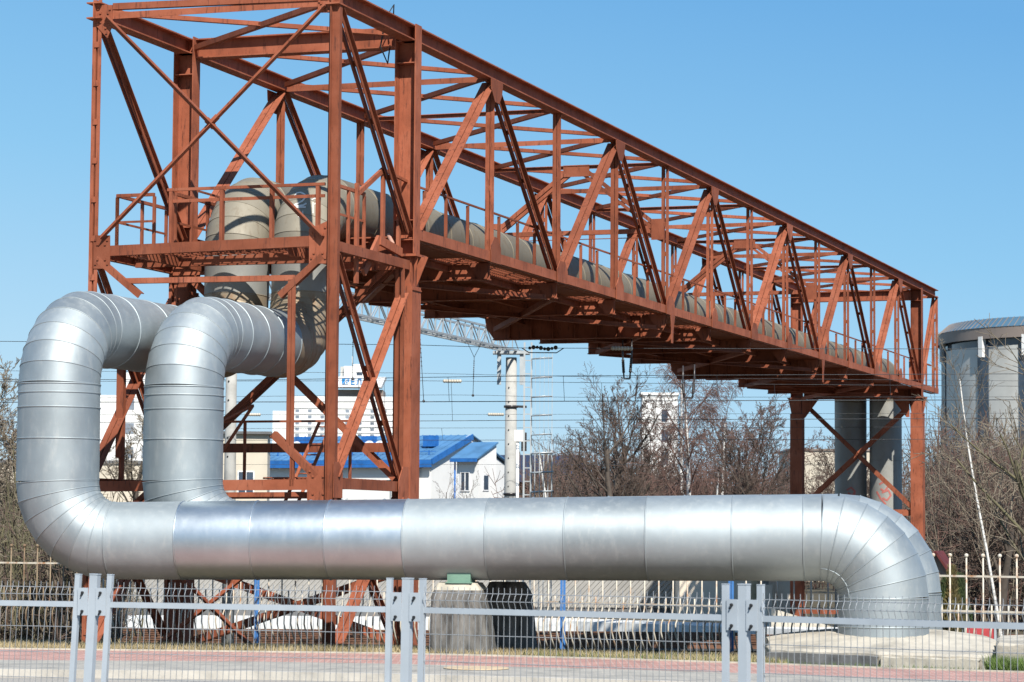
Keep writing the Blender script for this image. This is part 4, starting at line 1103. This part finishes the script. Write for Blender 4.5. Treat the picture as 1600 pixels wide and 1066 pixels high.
s = MB(); s.box((xp(534), 1, zy(592)), (xp(576), 10, zy(573.5))); s.build('upper_block', 'white2', t)
s = MB(); s.box((xp(528), 2, zy(592)), (xp(534), 9, zy(574))); s.build('side_block', 'bluegrey', t)
s = MB(); s.tube([(xp(552), 5, zy(573)), (xp(552), 5, zy(569))], [.7, .9], 14); s.tube([(xp(545), 5, zy(573)), (xp(545), 5, zy(556))], .06, 5); s.build('roof_drum', 'white2', t)
s = MB(); s.box((xp(554), .9, zy(588)), (xp(563), 1.0, zy(583))); s.build('window', 'glass', t)
# pale flats on the left between the risers
t = empty('block_of_flats', frame_at(195, 300), 'pale block of flats with rows of windows seen between the two silver risers', 'building', R(6))
ppm = F/300
s = MB(); s.box((-3.2, 0, 0), (6.5, 10, (828-618)/ppm+3.3)); s.box((-1.2, .5, 0), (4.8, 9, (828-582)/ppm+3.3)); s.build('wall', 'white2', t)
for r in range(5):
    for c in range(3):
        s = MB(); s.box((.3+c*1.9-.5, -.03 if r > 2 else -.03, 17.3-r*2.7-.6), (.3+c*1.9+.5, -.0, 17.3-r*2.7+.6)); s.build('window', 'farglass', t)
t = empty('beige_building', frame_at(380, 140), 'beige plastered building with one tall window right of the second riser', 'building', R(4))
ppm = F/140
s = MB(); s.box((-2.6, 0, 0), (1.2, 7, (830-676)/ppm+3.2)); s.build('wall', 'beige', t)
s = MB(); s.box((-2.8, -.25, (830-676)/ppm+3.2), (1.4, 7, (830-672)/ppm+3.2)); s.build('roof', 'greywall', t)
win(t, .1, 0, 5.8, .75, 1.1, 1)
s = MB(); s.plate([(-.6, -.8, 0), (1.15, -.8, 0), (1.15, -.8, 3.6), (-.6, -.8, 4.2)], (0, 1, 0), 1.4); s.build('lean_to', 'beige', t)
t = empty('beige_wall', (X_at(120, 130), 130, GB), 'long low beige wall behind the left trees and the first riser', 'wall')
s = MB(); s.box((-5, 0, 0), (4.6, .5, 6.5)); s.build('wall', 'beige', t); s = MB(); s.box((-5.1, -.1, 6.5), (4.7, .6, 6.65)); s.build('coping', 'greywall', t)
s = MB(); s.plate([(2.4, -.3, 4.55), (3.3, -.3, 4.35), (3.3, -.3, 4.15), (2.6, -.3, 4.2)], (0, 1, 0), .3); o = s.build('awning', 'redp', t)
# white tower behind the bare trees
t = empty('white_tower', frame_at(1030, 400), 'narrow white tower block half hidden behind the bare birches', 'building')
ppm = F/400
s = MB(); s.box((-2.6, 0, 0), (2.7, 5, (834-618)/ppm+3.3)); s.build('wall', 'white2', t)
s = MB(); s.box((-2.8, -.2, (834-618)/ppm+3.3), (2.9, 5.2, (834-614)/ppm+3.3)); s.build('roof', 'white', t)
for zc, w_ in ((20.8, .9), (17.8, 1.0), (14.5, 1.0)):
    s = MB(); s.box((.3, -.04, zc-.9), (.3+w_, 0, zc+.9)); s.build('window', 'glass', t)
# cream shed behind the far columns
t = empty('cream_shed', frame_at(1290, 190), 'low cream building behind the far bridge legs with a dark window band', 'building')
ppm = F/190
s = MB(); s.box((-2.5, 0, 0), (4.8, 8, (837-706)/ppm+3.3)); s.build('wall', 'beige', t)
s = MB(); s.box((-2.6, -.1, (837-706)/ppm+3.3), (4.9, 8.1, (837-703)/ppm+3.3)); s.build('roof', 'brownband', t)
for c in range(2): win(t, -.9+c*1.35, 0, 5.6, 1.2, 1.0, 1)
# round tower with glazed roof
YR, RR = 300, 18.0; t = empty('round_building', (X_at(1713, YR+RR), YR+RR, GB), 'big round grey building with a glazed rim roof at the right edge', 'building')
ppm = F/YR
def cyl(z0, z1, r0, r1, a0=0, a1=2*math.pi, n=96, inner=None):
    s = MB(); vs = []
    for i in range(n+1):
        a = a0+(a1-a0)*i/n
        for r, z in ((r0, z0), (r1, z1)): vs.append((r*math.sin(a), -r*math.cos(a), z))
    s.add(vs, [[2*i, 2*i+2, 2*i+3, 2*i+1] for i in range(n)], smooth=True); return s
zr = lambda y: (840-y+6)*YR/F+1.7-GB
s = cyl(0, zr(543), RR, RR); s.build('wall', 'bluegrey', t)
s = cyl(zr(543), zr(530), RR-.3, RR-.3); s.build('window_band', 'glass', t)
s = cyl(zr(531), zr(513), RR+.45, RR+.45); b2 = cyl(zr(531)-.01, zr(531), RR-.5, RR+.45); s.build('brown_band', 'brownband', t)
s = cyl(zr(513), zr(497), RR+.5, RR-.9); ro = s.build('glazed_roof', 'roofglass', t)
s = MB()
for i in range(140):
    a = 2*math.pi*i/140; q = lambda r, z: (r*math.sin(a), -r*math.cos(a), z)
    s.bar(q(RR+.52, zr(513)), q(RR-.86, zr(497)+.03), .06, .05, (0, 0, 1))
s.build('roof_ribs', 'brownband', ro)
s = MB(); vs = [(0, 0, zr(497))]+[((RR-.9)*math.sin(2*math.pi*i/96), -(RR-.9)*math.cos(2*math.pi*i/96), zr(497)-.005) for i in range(96)]
s.add(vs, [[0, 1+i, 1+(i+1) % 96] for i in range(96)]); s.build('roof_cap', 'roofglass', ro)
for px in (1483, 1525, 1580, 1462, 1640):
    # vertical strip: angle at which the cylinder is seen at this column
    xx = X_at(px, YR+RR*.75)-t.location.x; a = math.asin(max(-.999, min(.999, xx/RR)))
    for da, m_, z1, nm in ((.048, 'glass', zr(540), 'glass_strip'), (.018, 'white', zr(527), 'pilaster')):
        s = MB(); vs = []
        for d in (-da, da):
            for r in (RR-.1, RR+(.12 if m_ == 'glass' else .5)):
                for z in ((0, z1) if m_ == 'glass' else (zr(560), z1)): vs.append((r*math.sin(a+d), -r*math.cos(a+d), z))
        s.add(vs, [[0, 1, 3, 2], [4, 6, 7, 5], [2, 3, 7, 6], [1, 5, 7, 3], [0, 2, 6, 4], [0, 4, 5, 1]]); s.build(nm, m_, t)
# small red-roofed hut and other low things at the right
t = empty('red_hut', (X_at(1463, 62), 62, -1.35), 'small dark red gabled hut behind the right end of the bar fence', 'hut', R(-20))
s = MB(); s.box((-.32, 0, 0), (.32, .6, 2.2)); s.plate([(-.32, .02, 2.2), (.32, .02, 2.2), (0, .02, 2.6)], (0, 1, 0), .04); s.build('wall', 'brownband', t)
s = MB(); s.plate([(-.4, -.15, 2.08), (-.4, .75, 2.08), (0, .75, 2.68), (0, -.15, 2.68)], (-.8, 0, .6), .05); s.plate([(.4, -.15, 2.08), (.4, .75, 2.08), (0, .75, 2.68), (0, -.15, 2.68)], (.8, 0, .6), .05); s.build('roof', 'redroof', t)
t = empty('red_barrier', (X_at(1531, 44), 44, .05), 'red panel barrier leaning low behind the bar fence', 'barrier', R(-5))
s = MB(); s.box((-.22, 0, -.4), (.22, .05, .17)); s.build('panel', 'redp', t); s = MB(); s.box((-.26, -.02, -.6), (-.22, .07, .2)); s.box((.22, -.02, -.6), (.26, .07, .2)); s.build('leg', 'steel', t)
t = empty('grey_cabins', (X_at(1530, 100), 100, -1.6), 'low grey sheds half hidden in the shrubs at the right', 'shed')
s = MB(); s.box((-1.2, 0, 0), (1.4, 2, 1.5)); s.build('wall', 'bluegrey', t); s = MB(); s.box((-1.3, -.1, 1.5), (1.5, 2.1, 1.62)); s.build('roof', 'brownband', t)
s = MB(); s.box((-.6, -.02, .5), (-.1, .0, 1.1)); s.box((.4, -.02, .5), (.9, 0, 1.1)); s.build('window', 'glass', t)

# ------------------------------------------------------------------ overhead line: gantry, mast, wires
pA_ = V((X_at(358, 60), 60, GB)); pB_ = V((X_at(797, 80), 80, GB))
t = empty('catenary_gantry', pB_, 'grey lattice gantry on two pale concrete poles spanning the tracks behind the bridge', 'gantry')
go = V(pB_)
for p, h, ra_ in ((pA_, 7.6+1.62, .13), (pB_, 6.9+1.62, .185)):
    s = MB(); s.tube([p, p+V((0, 0, h*.5)), p+V((0, 0, h))], [ra_*1.12, ra_, ra_*.88], 18); po = s.build('pole', 'pole', t, off=go)
    s = MB()
    for k in range(9): s.sphere(p+V((-ra_*.35, -ra_*.93, h-.9-k*.42)), .022, seg=6)
    s.build('hole', 'black', po, off=go)
    for z in (h-4.1, h-1.5, h-5.9):
        s = MB(); s.tube([p+V((0, 0, z)), p+V((0, 0, z+.07))], ra_*1.16, 18); s.bar(p+V((ra_, 0, z+.04)), p+V((ra_+.28, -.05, z+.03)), .07, .07, (0, 0, 1)); s.build('clamp', 'insul', po, off=go)
def zpx(px, py, Y): return at(px, py, Y).z
g0, g1 = pA_+V((0, 0, 0)), pB_+V((0, 0, 0)); dv = (g1-g0); dv.z = 0; Lg = dv.length; dv /= Lg; sd_ = V((-dv.y, dv.x, 0))
z0g = 7.1; 
s = MB(); hh, ww = .50, .46
for a in (-1, 1):
    for z in (0, hh): s.bar(g0-dv*1.0+sd_*ww/2*a+V((0, 0, z0g-GB+z)), g1+dv*.7+sd_*ww/2*a+V((0, 0, z0g-GB+z)), .055, .055, (0, 0, 1))
s.build('girder_chord', 'steel', t, off=go)
s = MB(); n = int(Lg/.62)
for i in range(n):
    c = g0+dv*(Lg*i/n); c2 = g0+dv*(Lg*(i+1)/n); b0 = z0g-GB
    f = 1 if i % 2 else -1
    for a in (-1, 1): s.bar(c+sd_*ww/2*a+V((0, 0, b0 if f > 0 else b0+hh)), c2+sd_*ww/2*a+V((0, 0, b0+hh if f > 0 else b0)), .026, .026, (0, 0, 1)); s.bar(c+sd_*ww/2*a+V((0, 0, b0)), c+sd_*ww/2*a+V((0, 0, b0+hh)), .024, .024, dv)
    s.bar(c+sd_*ww/2*f+V((0, 0, b0)), c2-sd_*ww/2*f+V((0, 0, b0)), .04, .03, (0, 0, 1)); s.bar(c-sd_*ww/2+V((0, 0, b0)), c+sd_*ww/2+V((0, 0, b0)), .04, .03, (0, 0, 1))
s.build('girder_lacing', 'steel', t, off=go)
s = MB(); s.box((-.55, -.3, 8.62), (.55, .3, 8.70)); s.box((-.42, -.22, 7.7), (-.30, -.1, 8.62)); s.box((.25, -.22, 7.7), (.37, -.1, 8.62)); s.build('pole_head', 'steel', t)
s = MB(); s.box((.02, -.225, 3.1), (.27, -.205, 3.42)); pl = s.build('number_plate', 'logow', t)
place_text('2', .22, 'ink', pl, (.07, -.23, 3.18), (R(90), 0, 0), 'number')
# suspension strings from the girder
def strings(px0, py0, px1, py1, Y, vee=False):
    a = at(px0, py0, Y); b = at(px1, py1, Y); s = MB()
    if vee: 
        for d in (-.32, .32): s.tube([a+V((d, 0, 0)), a.lerp(b, .38)], .008, 5)
        a = a.lerp(b, .38)
    s.tube([a, b], .009, 5)
    m_ = a.lerp(b, .1); n_ = a.lerp(b, .55)
    for i in range(9): s.sphere(m_.lerp(n_, i/8), .021, seg=8, sq=.8)
    s.sphere(b, .04, seg=8); return s.build('suspension_string', 'insul', t, off=go)
strings(655, 505, 662, 627, 72); strings(742, 522, 739, 618, 76, True); strings(552, 480, 551, 592, 67)
# lattice signal mast with caged ladder
mp = V((X_at(821, 76), 76, GB)); t = empty('signal_mast', mp, 'thin grey lattice mast with a caged ladder beside the right gantry pole', 'mast')
ht = zpx(821, 535, 76)-GB; s = MB()
for d in (-.06, .14): s.bar((d, 0, 0), (d, 0, ht), .05, .05, (1, 0, 0), (0, 1, 0))
k = int(ht/.38)
for i in range(k): s.bar((-.06, 0, .2+i*.38), (.14, 0, .2+i*.38), .03, .03, (0, 0, 1))
s.build('ladder', 'steel', t)
for py in (561, 591, 621, 650, 680, 709, 739, 769):
    s = MB(); z = zpx(821, py, 76)-GB; w_ = .58 if py < 700 else .62
    s.tube([(.14, 0, z), (.14+.1, -.3, z), (.14+w_*.6, -.38, z+.02), (.14+w_, -.2, z+.03), (.14+w_, .1, z+.03), (.14, .1, z)], .012 if py < 700 else .024, 6); s.build('cage_hoop', 'steel', t)
z1 = zpx(821, 705, 76)-GB
for dx, dy in ((.25, -.3), (.38, -.37), (.5, -.36), (.62, -.28), (.72, -.18), (.74, .05)): s = MB(); s.bar((dx, dy, 0.5), (dx, dy, z1+.05), .022, .022, (1, 0, 0), (0, 1, 0)); s.bar((dx, dy, z1+.05), (dx, dy, ht-.3), .008, .008, (1, 0, 0), (0, 1, 0)); s.build('cage_bar', 'steel', t)
t = empty('slim_post', (X_at(808, 78), 78, GB), 'slim white post standing between the concrete pole and the lattice mast', 'post')
s = MB(); s.tube([(0, 0, 0), (0, 0, zpx(808, 676, 78)-GB)], .045, 10); s.box((-.1, -.08, zpx(808, 690, 78)-GB), (.16, .08, zpx(808, 672, 78)-GB)); s.build('shaft', 'white', t)
s = MB(); s.box((.1, -.06, zpx(808, 705, 78)-GB), (.26, .06, zpx(808, 676, 78)-GB)); s.build('signal_head', 'insul', t)

WG = 'overhead railway wires'
def wire(tab, Y, lab, r=.010, sag=0, drops=None, ins=()):
    xs_ = [i*16.0 for i in range(-20, 121)]
    p0 = at(tab[0][0], tab[0][1], Y); root = V((0, Y, p0.z)); s = MB(); pts = []
    for px in xs_[::4]:
        py = lerp_tab(tab, px); pts.append(at(px, py, Y))
    s.tube(pts, r*.62, 5, cap=False); o = None
    root_e = empty('overhead_wire', root, lab, 'wire', group=WG)
    s.build('wire', 'cable', root_e, off=root)
    if ins:
        for px, kind in ins:
            c = at(px, lerp_tab(tab, px), Y); s = MB()
            if kind == 'b':
                for i in range(8): s.sphere(c+V((-.28+i*.08, 0, .02*math.sin(i))), .036+.012*(i % 2), seg=10)
                s.tube([c+V((-.45, 0, 0)), c+V((-.3, 0, -.1)), c+V((.3, 0, -.1)), c+V((.45, 0, 0))], .012, 5)
            else:
                for i in range(7): s.sphere(c+V((-.2+i*.065, 0, 0)), .05, seg=8)
            s.build('insulator', 'insul' if kind == 'b' else 'insulw', root_e, off=root)
    if drops:
        (tab2, pxs) = drops; s = MB(); s.tube([at(px, lerp_tab(tab2, px), Y) for px in xs_[::4]], r*.8, 5, cap=False); s.build('contact_wire', 'cable', root_e, off=root)
        s = MB()
        for px in pxs: s.tube([at(px, lerp_tab(tab, px), Y), at(px+2, lerp_tab(tab2, px+2), Y)], .005, 4, cap=False)
        s.build('dropper', 'cable', root_e, off=root)
wire([(-300, 531), (650, 539), (800, 544), (1200, 545), (1900, 546)], 58, 'topmost dark wire, carrying a bulky insulator just right of the concrete pole', .011, ins=((848, 'b'), (972, 'w')))
wire([(-300, 592), (400, 594), (650, 590), (800, 588), (1200, 586), (1900, 583)], 60, 'wire pair crossing low over the round building, directly beneath the topmost wire', .012, drops=([(-300, 629), (650, 628), (1200, 626), (1900, 624)], (60, 330, 560, 700, 880, 1120, 1390, 1500)))
wire([(-300, 578), (650, 583), (860, 588), (1200, 592), (1900, 598)], 66, 'thin sloping wire that descends slowly to the right past the pole clamp', .008)
wire([(-300, 597), (650, 595), (1000, 599), (1900, 606)], 68, 'wire pair with droppers between the second clamp and the tree crowns', .010, drops=([(-300, 662), (650, 658), (1000, 656), (1900, 653)], (40, 300, 600, 705, 940, 1210, 1460)), ins=((707, 'w'),))
wire([(-300, 626), (560, 618), (740, 617), (860, 621), (1900, 620)], 74, 'thin wire carrying the gantry strings between pole and bridge column', .009)
wire([(-300, 648), (650, 648), (1900, 645)], 78, 'single straight wire level with the middle of the concrete pole', .008, ins=((775, 'w'), (395, 'w')))
wire([(-300, 672), (650, 669), (1200, 668), (1900, 666)], 84, 'wire pair low over the blue roof ridge with its contact wire beneath', .010, drops=([(-300, 688), (650, 688), (1200, 687), (1900, 686)], (20, 380, 690, 850, 1060, 1300, 1530)))
wire([(-300, 726), (650, 726), (1200, 726), (1900, 725)], 96, 'lowest thin wire crossing in front of the far bridge legs', .009)
# hanger frames under the bridge
for i, (px, y1, y2, w_, Y) in enumerate(((980, 556, 592, 14, 60), (1076, 596, 622, 18, 60))):
    a = at(px-w_/2, y1, Y); b = at(px-w_/2+2, y2, Y); c = at(px+w_/2-3, y2, Y); d = at(px+w_/2, y1-2, Y); e_ = a.lerp(d, .5)
    up = at(px, 540, Y+2)
    t = empty('wire_hanger', (e_.x, Y, e_.z), ['dark U-shaped wire hanger under the bridge, left of the two', 'dark V-shaped wire hanger under the bridge nearer the far legs'][i], 'wire hanger')
    s = MB(); s.tube([a+V((0, 0, .35)), a, b], .018, 6); s.tube([d+V((0, 0, .35)), d, c], .018, 6); s.bar(b, c, .035, .035, (0, 0, 1)); s.build('frame', 'insul', t, off=t.location)
    for p_, q_ in ((a, b), (d, c)):
        s = MB(); s.tube([p_.lerp(q_, .2), p_.lerp(q_, .7)], .02, 6)
        for k in range(7): s.sphere(p_.lerp(q_, .2+.083*k), .036, seg=8)
        s.build('insulator', 'insul', t, off=t.location)

# ------------------------------------------------------------------ trees
def grow(tr, tw, p, d, L, r, lev, maxlev, rg, cfg):
    n = 5 if lev == 0 else (4 if lev < 3 else 3); pts = [V(p)]; dd = V(d).normalized(); rs = [r]; q = V(p)
    wob = cfg['wob'][min(lev, 3)]; tro = cfg['trop'][min(lev, 3)]
    for i in range(n):
        dd = (dd+V((rg.gauss(0, wob), rg.gauss(0, wob), rg.gauss(0, wob)*.6+tro))).normalized(); q = q+dd*(L/n); pts.append(q.copy()); rs.append(max(cfg['rmin'], r*(1-(i+1)/n*(.62 if lev < maxlev else .85))))
    (tr if lev <= cfg.get('split', 1) else tw).tube(pts, rs, (8, 6, 4, 3, 3, 3)[lev], cap=False)
    if lev >= maxlev: return
    nc = cfg['n'][lev]
    for k in range(nc):
        t = cfg['t0'][lev]+(1-cfg['t0'][lev])*((k+rg.random())/nc); i = min(n-1, int(t*n)); f = t*n-i
        b = pts[i].lerp(pts[i+1], f); ax = (pts[i+1]-pts[i]).normalized(); az = rg.uniform(0, 2*math.pi)
        o1 = ax.orthogonal().normalized(); o2 = ax.cross(o1); ang = R(rg.uniform(*cfg['ang'][lev]))
        nd = ax*math.cos(ang)+(o1*math.cos(az)+o2*math.sin(az))*math.sin(ang)
        rr = rs[i]*(cfg['rr'][lev])*rg.uniform(.75, 1.0)
        LL = L*cfg['lr'][lev]*rg.uniform(.65, 1.15)*(1.15-.55*t if lev == 0 else 1-.3*t)
        grow(tr, tw, b, nd, LL, max(cfg['rmin'], rr), lev+1, maxlev, rg, cfg)
BROAD = dict(n=(9, 7, 6, 5, 4), t0=(.2, .2, .15, .12, .1), ang=((22, 48), (25, 52), (25, 52), (25, 55), (25, 60)), rr=(.52, .55, .55, .55, .6), lr=(.68, .56, .52, .5, .5), wob=(.06, .09, .12, .15), trop=(.06, .09, .07, .03), rmin=.0065)
BIRCH = dict(n=(20, 7, 6, 5), t0=(.25, .2, .1, .1), ang=((28, 52), (25, 55), (25, 50), (20, 50)), rr=(.36, .5, .5, .6), lr=(.36, .5, .65, .7), wob=(.035, .09, .12, .10), trop=(.06, .04, -.12, -.25), rmin=.0065, split=0)
SAPL = dict(n=(16, 5, 4), t0=(.2, .15, .15), ang=((22, 42), (22, 45), (25, 45)), rr=(.36, .5, .5), lr=(.36, .5, .5), wob=(.03, .07, .1, .1), trop=(.06, .05, .03, .02), rmin=.005, split=0)
def tree(px, Y, ytop, lab, cfg, r0, seed, bark, twig, maxlev=5, lean_=(0, 0, 1), zb=GB, name='bare_tree', Lf=.72, group='bare trees beyond the railway'):
    x = X_at(px, Y); maxlev = min(maxlev, 5 if cfg is BROAD else 4 if cfg is BIRCH else 3); H = at(px, ytop, Y).z-zb; t = empty(name, (x, Y, zb), lab, 'tree', group=group); rg = random.Random(seed)
    tr, tw = MB(), MB(); grow(tr, tw, V((0, 0, 0)), V(lean_), H*Lf, r0, 0, maxlev, rg, cfg)
    zm = max(v[2] for v in tr.v+tw.v); k = H/zm
    for mb in (tr, tw): mb.v = [(a*k, b*k, c*k) for a, b, c in mb.v]
    tr.build('trunk', bark, t); tw.build('crown', twig, t); return t
tree(944, 112, 585, 'wide dark bare tree left of centre beyond the tracks, with many rising limbs', BROAD, .19, 3, 'bark', 'twig', Lf=.55)
tree(968, 108, 560, 'tall dark bare tree with a stout trunk just left of the white tower', BROAD, .18, 11, 'bark', 'twig', maxlev=4, Lf=.62)
tree(1082, 104, 548, 'white-barked birch with drooping red-brown twigs right of the white tower', BIRCH, .15, 5, 'birch', 'twigred', Lf=.95, lean_=(.05, 0, 1))
tree(1064, 125, 560, 'birch at the right side of the white tower with reddish hanging twigs', BIRCH, .13, 6, 'birch', 'twigred', maxlev=3, Lf=.95)
tree(1122, 118, 590, 'reddish twiggy birch crown under the far end of the bridge', BIRCH, .11, 8, 'birch', 'twigred', Lf=.95)
tree(1152, 126, 606, 'grey bare tree with a forked pale limb right of the birches', BROAD, .13, 21, 'bark', 'twigred', Lf=.6)
tree(1188, 112, 622, 'small open bare tree with crooked trunk left of the far bridge leg', BROAD, .11, 33, 'bark', 'twig', Lf=.62)
tree(1120, 108, 700, 'short pale birch trunk standing in the brown thicket', SAPL, .09, 14, 'birch', 'twig', maxlev=3, Lf=.95)
tree(884, 96, 668, 'slim white birch sapling right of the lattice mast', SAPL, .08, 17, 'birch', 'twigdry', maxlev=3, Lf=.98, lean_=(-.12, 0, 1))
tree(1338, 150, 668, 'bare rounded tree behind the cream shed', BROAD, .16, 41, 'bark', 'twig', Lf=.55)
tree(1306, 160, 690, 'second bare tree left of the far silver legs', BROAD, .15, 43, 'bark', 'twig', Lf=.55)
tree(690, 118, 718, 'thin leafless sapling in front of the white gable wall', SAPL, .05, 51, 'bark', 'twig', maxlev=3, Lf=.9)
tree(735, 118, 735, 'thin leafless sapling in front of the white annex', SAPL, .04, 53, 'bark', 'twig', maxlev=3, Lf=.9)
# right foreground-ish trees
tree(1572, 58, 520, 'slender white birch trunk leaning left at the right edge', SAPL, .045, 61, 'birch', 'twigdry', maxlev=3, Lf=1.0, lean_=(-.13, 0, 1), zb=-1.2, group='trees at the right edge')
tree(1668, 52, 540, 'lichen-covered tree reaching in from the right edge with greenish limbs', BROAD, .095, 65, 'barkl', 'twigdry', zb=-1.0, Lf=.60, maxlev=3, lean_=(-.16, 0, 1), group='trees at the right edge')
tree(1700, 60, 480, 'tall thin-branched tree just beyond the right edge', BROAD, .085, 67, 'barkl', 'twigdry', zb=-1.0, Lf=.6, maxlev=3, lean_=(-.10, 0, 1), group='trees at the right edge')
tree(1562, 66, 745, 'dark mossy-limbed tree inside the right thicket', BROAD, .12, 69, 'bark', 'twig', maxlev=4, zb=-1.2, Lf=.55, group='trees at the right edge')
# left trees
tree(14, 62, 640, 'lichen-spotted tree with crooked dark trunk left of the first riser', BROAD, .11, 71, 'barkl', 'twigdry', zb=-1.0, Lf=.55, lean_=(.14, 0, 1), group='trees at the left edge')
tree(-40, 70, 545, 'tall bare tree at the left edge with fine pale twigs', BROAD, .11, 73, 'bark', 'twigdry', zb=-1.2, Lf=.55, group='trees at the left edge')
tree(60, 80, 600, 'bare tree behind the first riser, showing between the two risers', BROAD, .11, 75, 'bark', 'twig', zb=-1.4, Lf=.55, group='trees at the left edge')
tree(200, 100, 600, 'bare tree far behind the gap between the risers', BROAD, .15, 77, 'bark', 'twigdry', zb=-1.6, Lf=.55, group='trees at the left edge')

def thicket(name, px0, px1, Y0, Y1, topf, n, mats, seed, zb=GB, tw=40, rmin=.010, label=None):
    rg = random.Random(seed); s = MB()
    for i in range(n):
        Y = rg.uniform(Y0, Y1); px = rg.uniform(px0, px1); x = X_at(px, Y); H = (at(px, topf(px)+rg.uniform(-8, 30), Y).z-zb)*rg.uniform(.75, 1.0)
        if H < .4: continue
        for st in range(5):
            a = rg.uniform(0, 6.28); sp_ = rg.uniform(.02, .3)*H; hh = H*rg.uniform(.55, 1)
            p0 = V((x+rg.gauss(0, .25), Y+rg.gauss(0, .25), zb)); p3 = p0+V((math.cos(a)*sp_, math.sin(a)*sp_, hh)); p1 = p0.lerp(p3, .35)+V((rg.gauss(0, .12), rg.gauss(0, .12), 0)); p2 = p0.lerp(p3, .7)+V((rg.gauss(0, .15), rg.gauss(0, .15), 0))
            mi = rg.randrange(len(mats)); r = rg.uniform(.018, .035)
            s.tube([p0, p1, p2, p3], [r, r*.75, r*.5, rmin], 3, cap=False, mi=mi)
            for k in range(tw//5):
                t = rg.uniform(.15, .98); b = (p0.lerp(p1, t/.35) if t < .35 else p1.lerp(p2, (t-.35)/.35) if t < .7 else p2.lerp(p3, (t-.7)/.3)); a2 = rg.uniform(0, 6.28); l = H*rg.uniform(.07, .24)*(1.2-t*.6); e_ = rg.uniform(-.1, 1.1)
                q = b+V((math.cos(a2)*l*math.cos(e_), math.sin(a2)*l*math.cos(e_), l*math.sin(e_))); m_ = b.lerp(q, .5)+V((rg.gauss(0, .05), rg.gauss(0, .05), rg.gauss(0, .05)))
                s.tube([b, m_, q], [rmin*1.5, rmin, rmin*.6], 3, cap=False, mi=mi)
                if rg.random() < .6:
                    q2 = m_+(q-b)*.45+V((rg.gauss(0, l*.3), rg.gauss(0, l*.3), rg.gauss(0, l*.2))); s.tube([m_, q2], [rmin, rmin*.5], 3, cap=False, mi=mi)
    o = s.build(name, mats, kind='stuff'); o['label'] = label; o['category'] = 'thicket'
thicket('undergrowth', 835, 1245, 118, 150, lambda px: 678-20*math.sin((px-850)/60), 420, ['twig', 'twigred', 'bark'], 101, label='brown leafless undergrowth filling the ground below the central trees', rmin=.014)
thicket('undergrowth', 1448, 1660, 93, 135, lambda px: 628-10*math.sin(px/25), 430, ['twig', 'twigred', 'twigdry', 'bark'], 103, label='dense brown leafless undergrowth below the round building', rmin=.012)
thicket('undergrowth', -60, 175, 50, 80, lambda px: 725+20*math.sin(px/20), 240, ['twigdry', 'twig', 'barkl'], 105, zb=-1.2, label='tangled pale brown undergrowth behind the left end of the bar fence', rmin=.009)
thicket('undergrowth', 820, 1700, 160, 240, lambda px: 690, 420, ['twig', 'twigred'], 107, label='hazy brown far belt of leafless shrubs behind the tracks', rmin=.022)
# conifers at the right
for i, (px, Y, yt, w_, m_, lab) in enumerate(((1487, 47, 888, .30, 'thujab', 'small browning columnar conifer immediately right of the silver elbow'), (1499, 48.5, 900, .26, 'thuja', 'small green columnar conifer behind the second ball-topped bar'), (1476, 50, 906, .24, 'thuja', 'low green conifer half hidden by the silver elbow'))):
    zb = -.5; x = X_at(px, Y); H = at(px, yt, Y).z-zb; t = empty('conifer', (x, Y, zb), lab, 'conifer', group='small conifers'); s = MB(); rg = random.Random(200+i)
    for k in range(2600):
        z = H*rg.random()**.85; rr = w_*(1-(z/H)**2.2)*(.72+.28*math.sin(z*9+i))*rg.uniform(.35, 1.05)+.02; a = rg.uniform(0, 6.28)
        p = V((rr*math.cos(a), rr*math.sin(a), z)); o1 = V((math.cos(a)*.35+rg.gauss(0, .3), math.sin(a)*.35+rg.gauss(0, .3), 1)).normalized(); sd2 = o1.orthogonal().normalized()*.014
        l = rg.uniform(.05, .12); s.add([p-sd2, p+sd2, p+o1*l], [[0, 1, 2]])
    s.build('foliage', m_, t); s = MB(); s.tube([(0, 0, 0), (0, 0, H*.8)], [.05, .02], 6); s.build('trunk', 'bark', t)
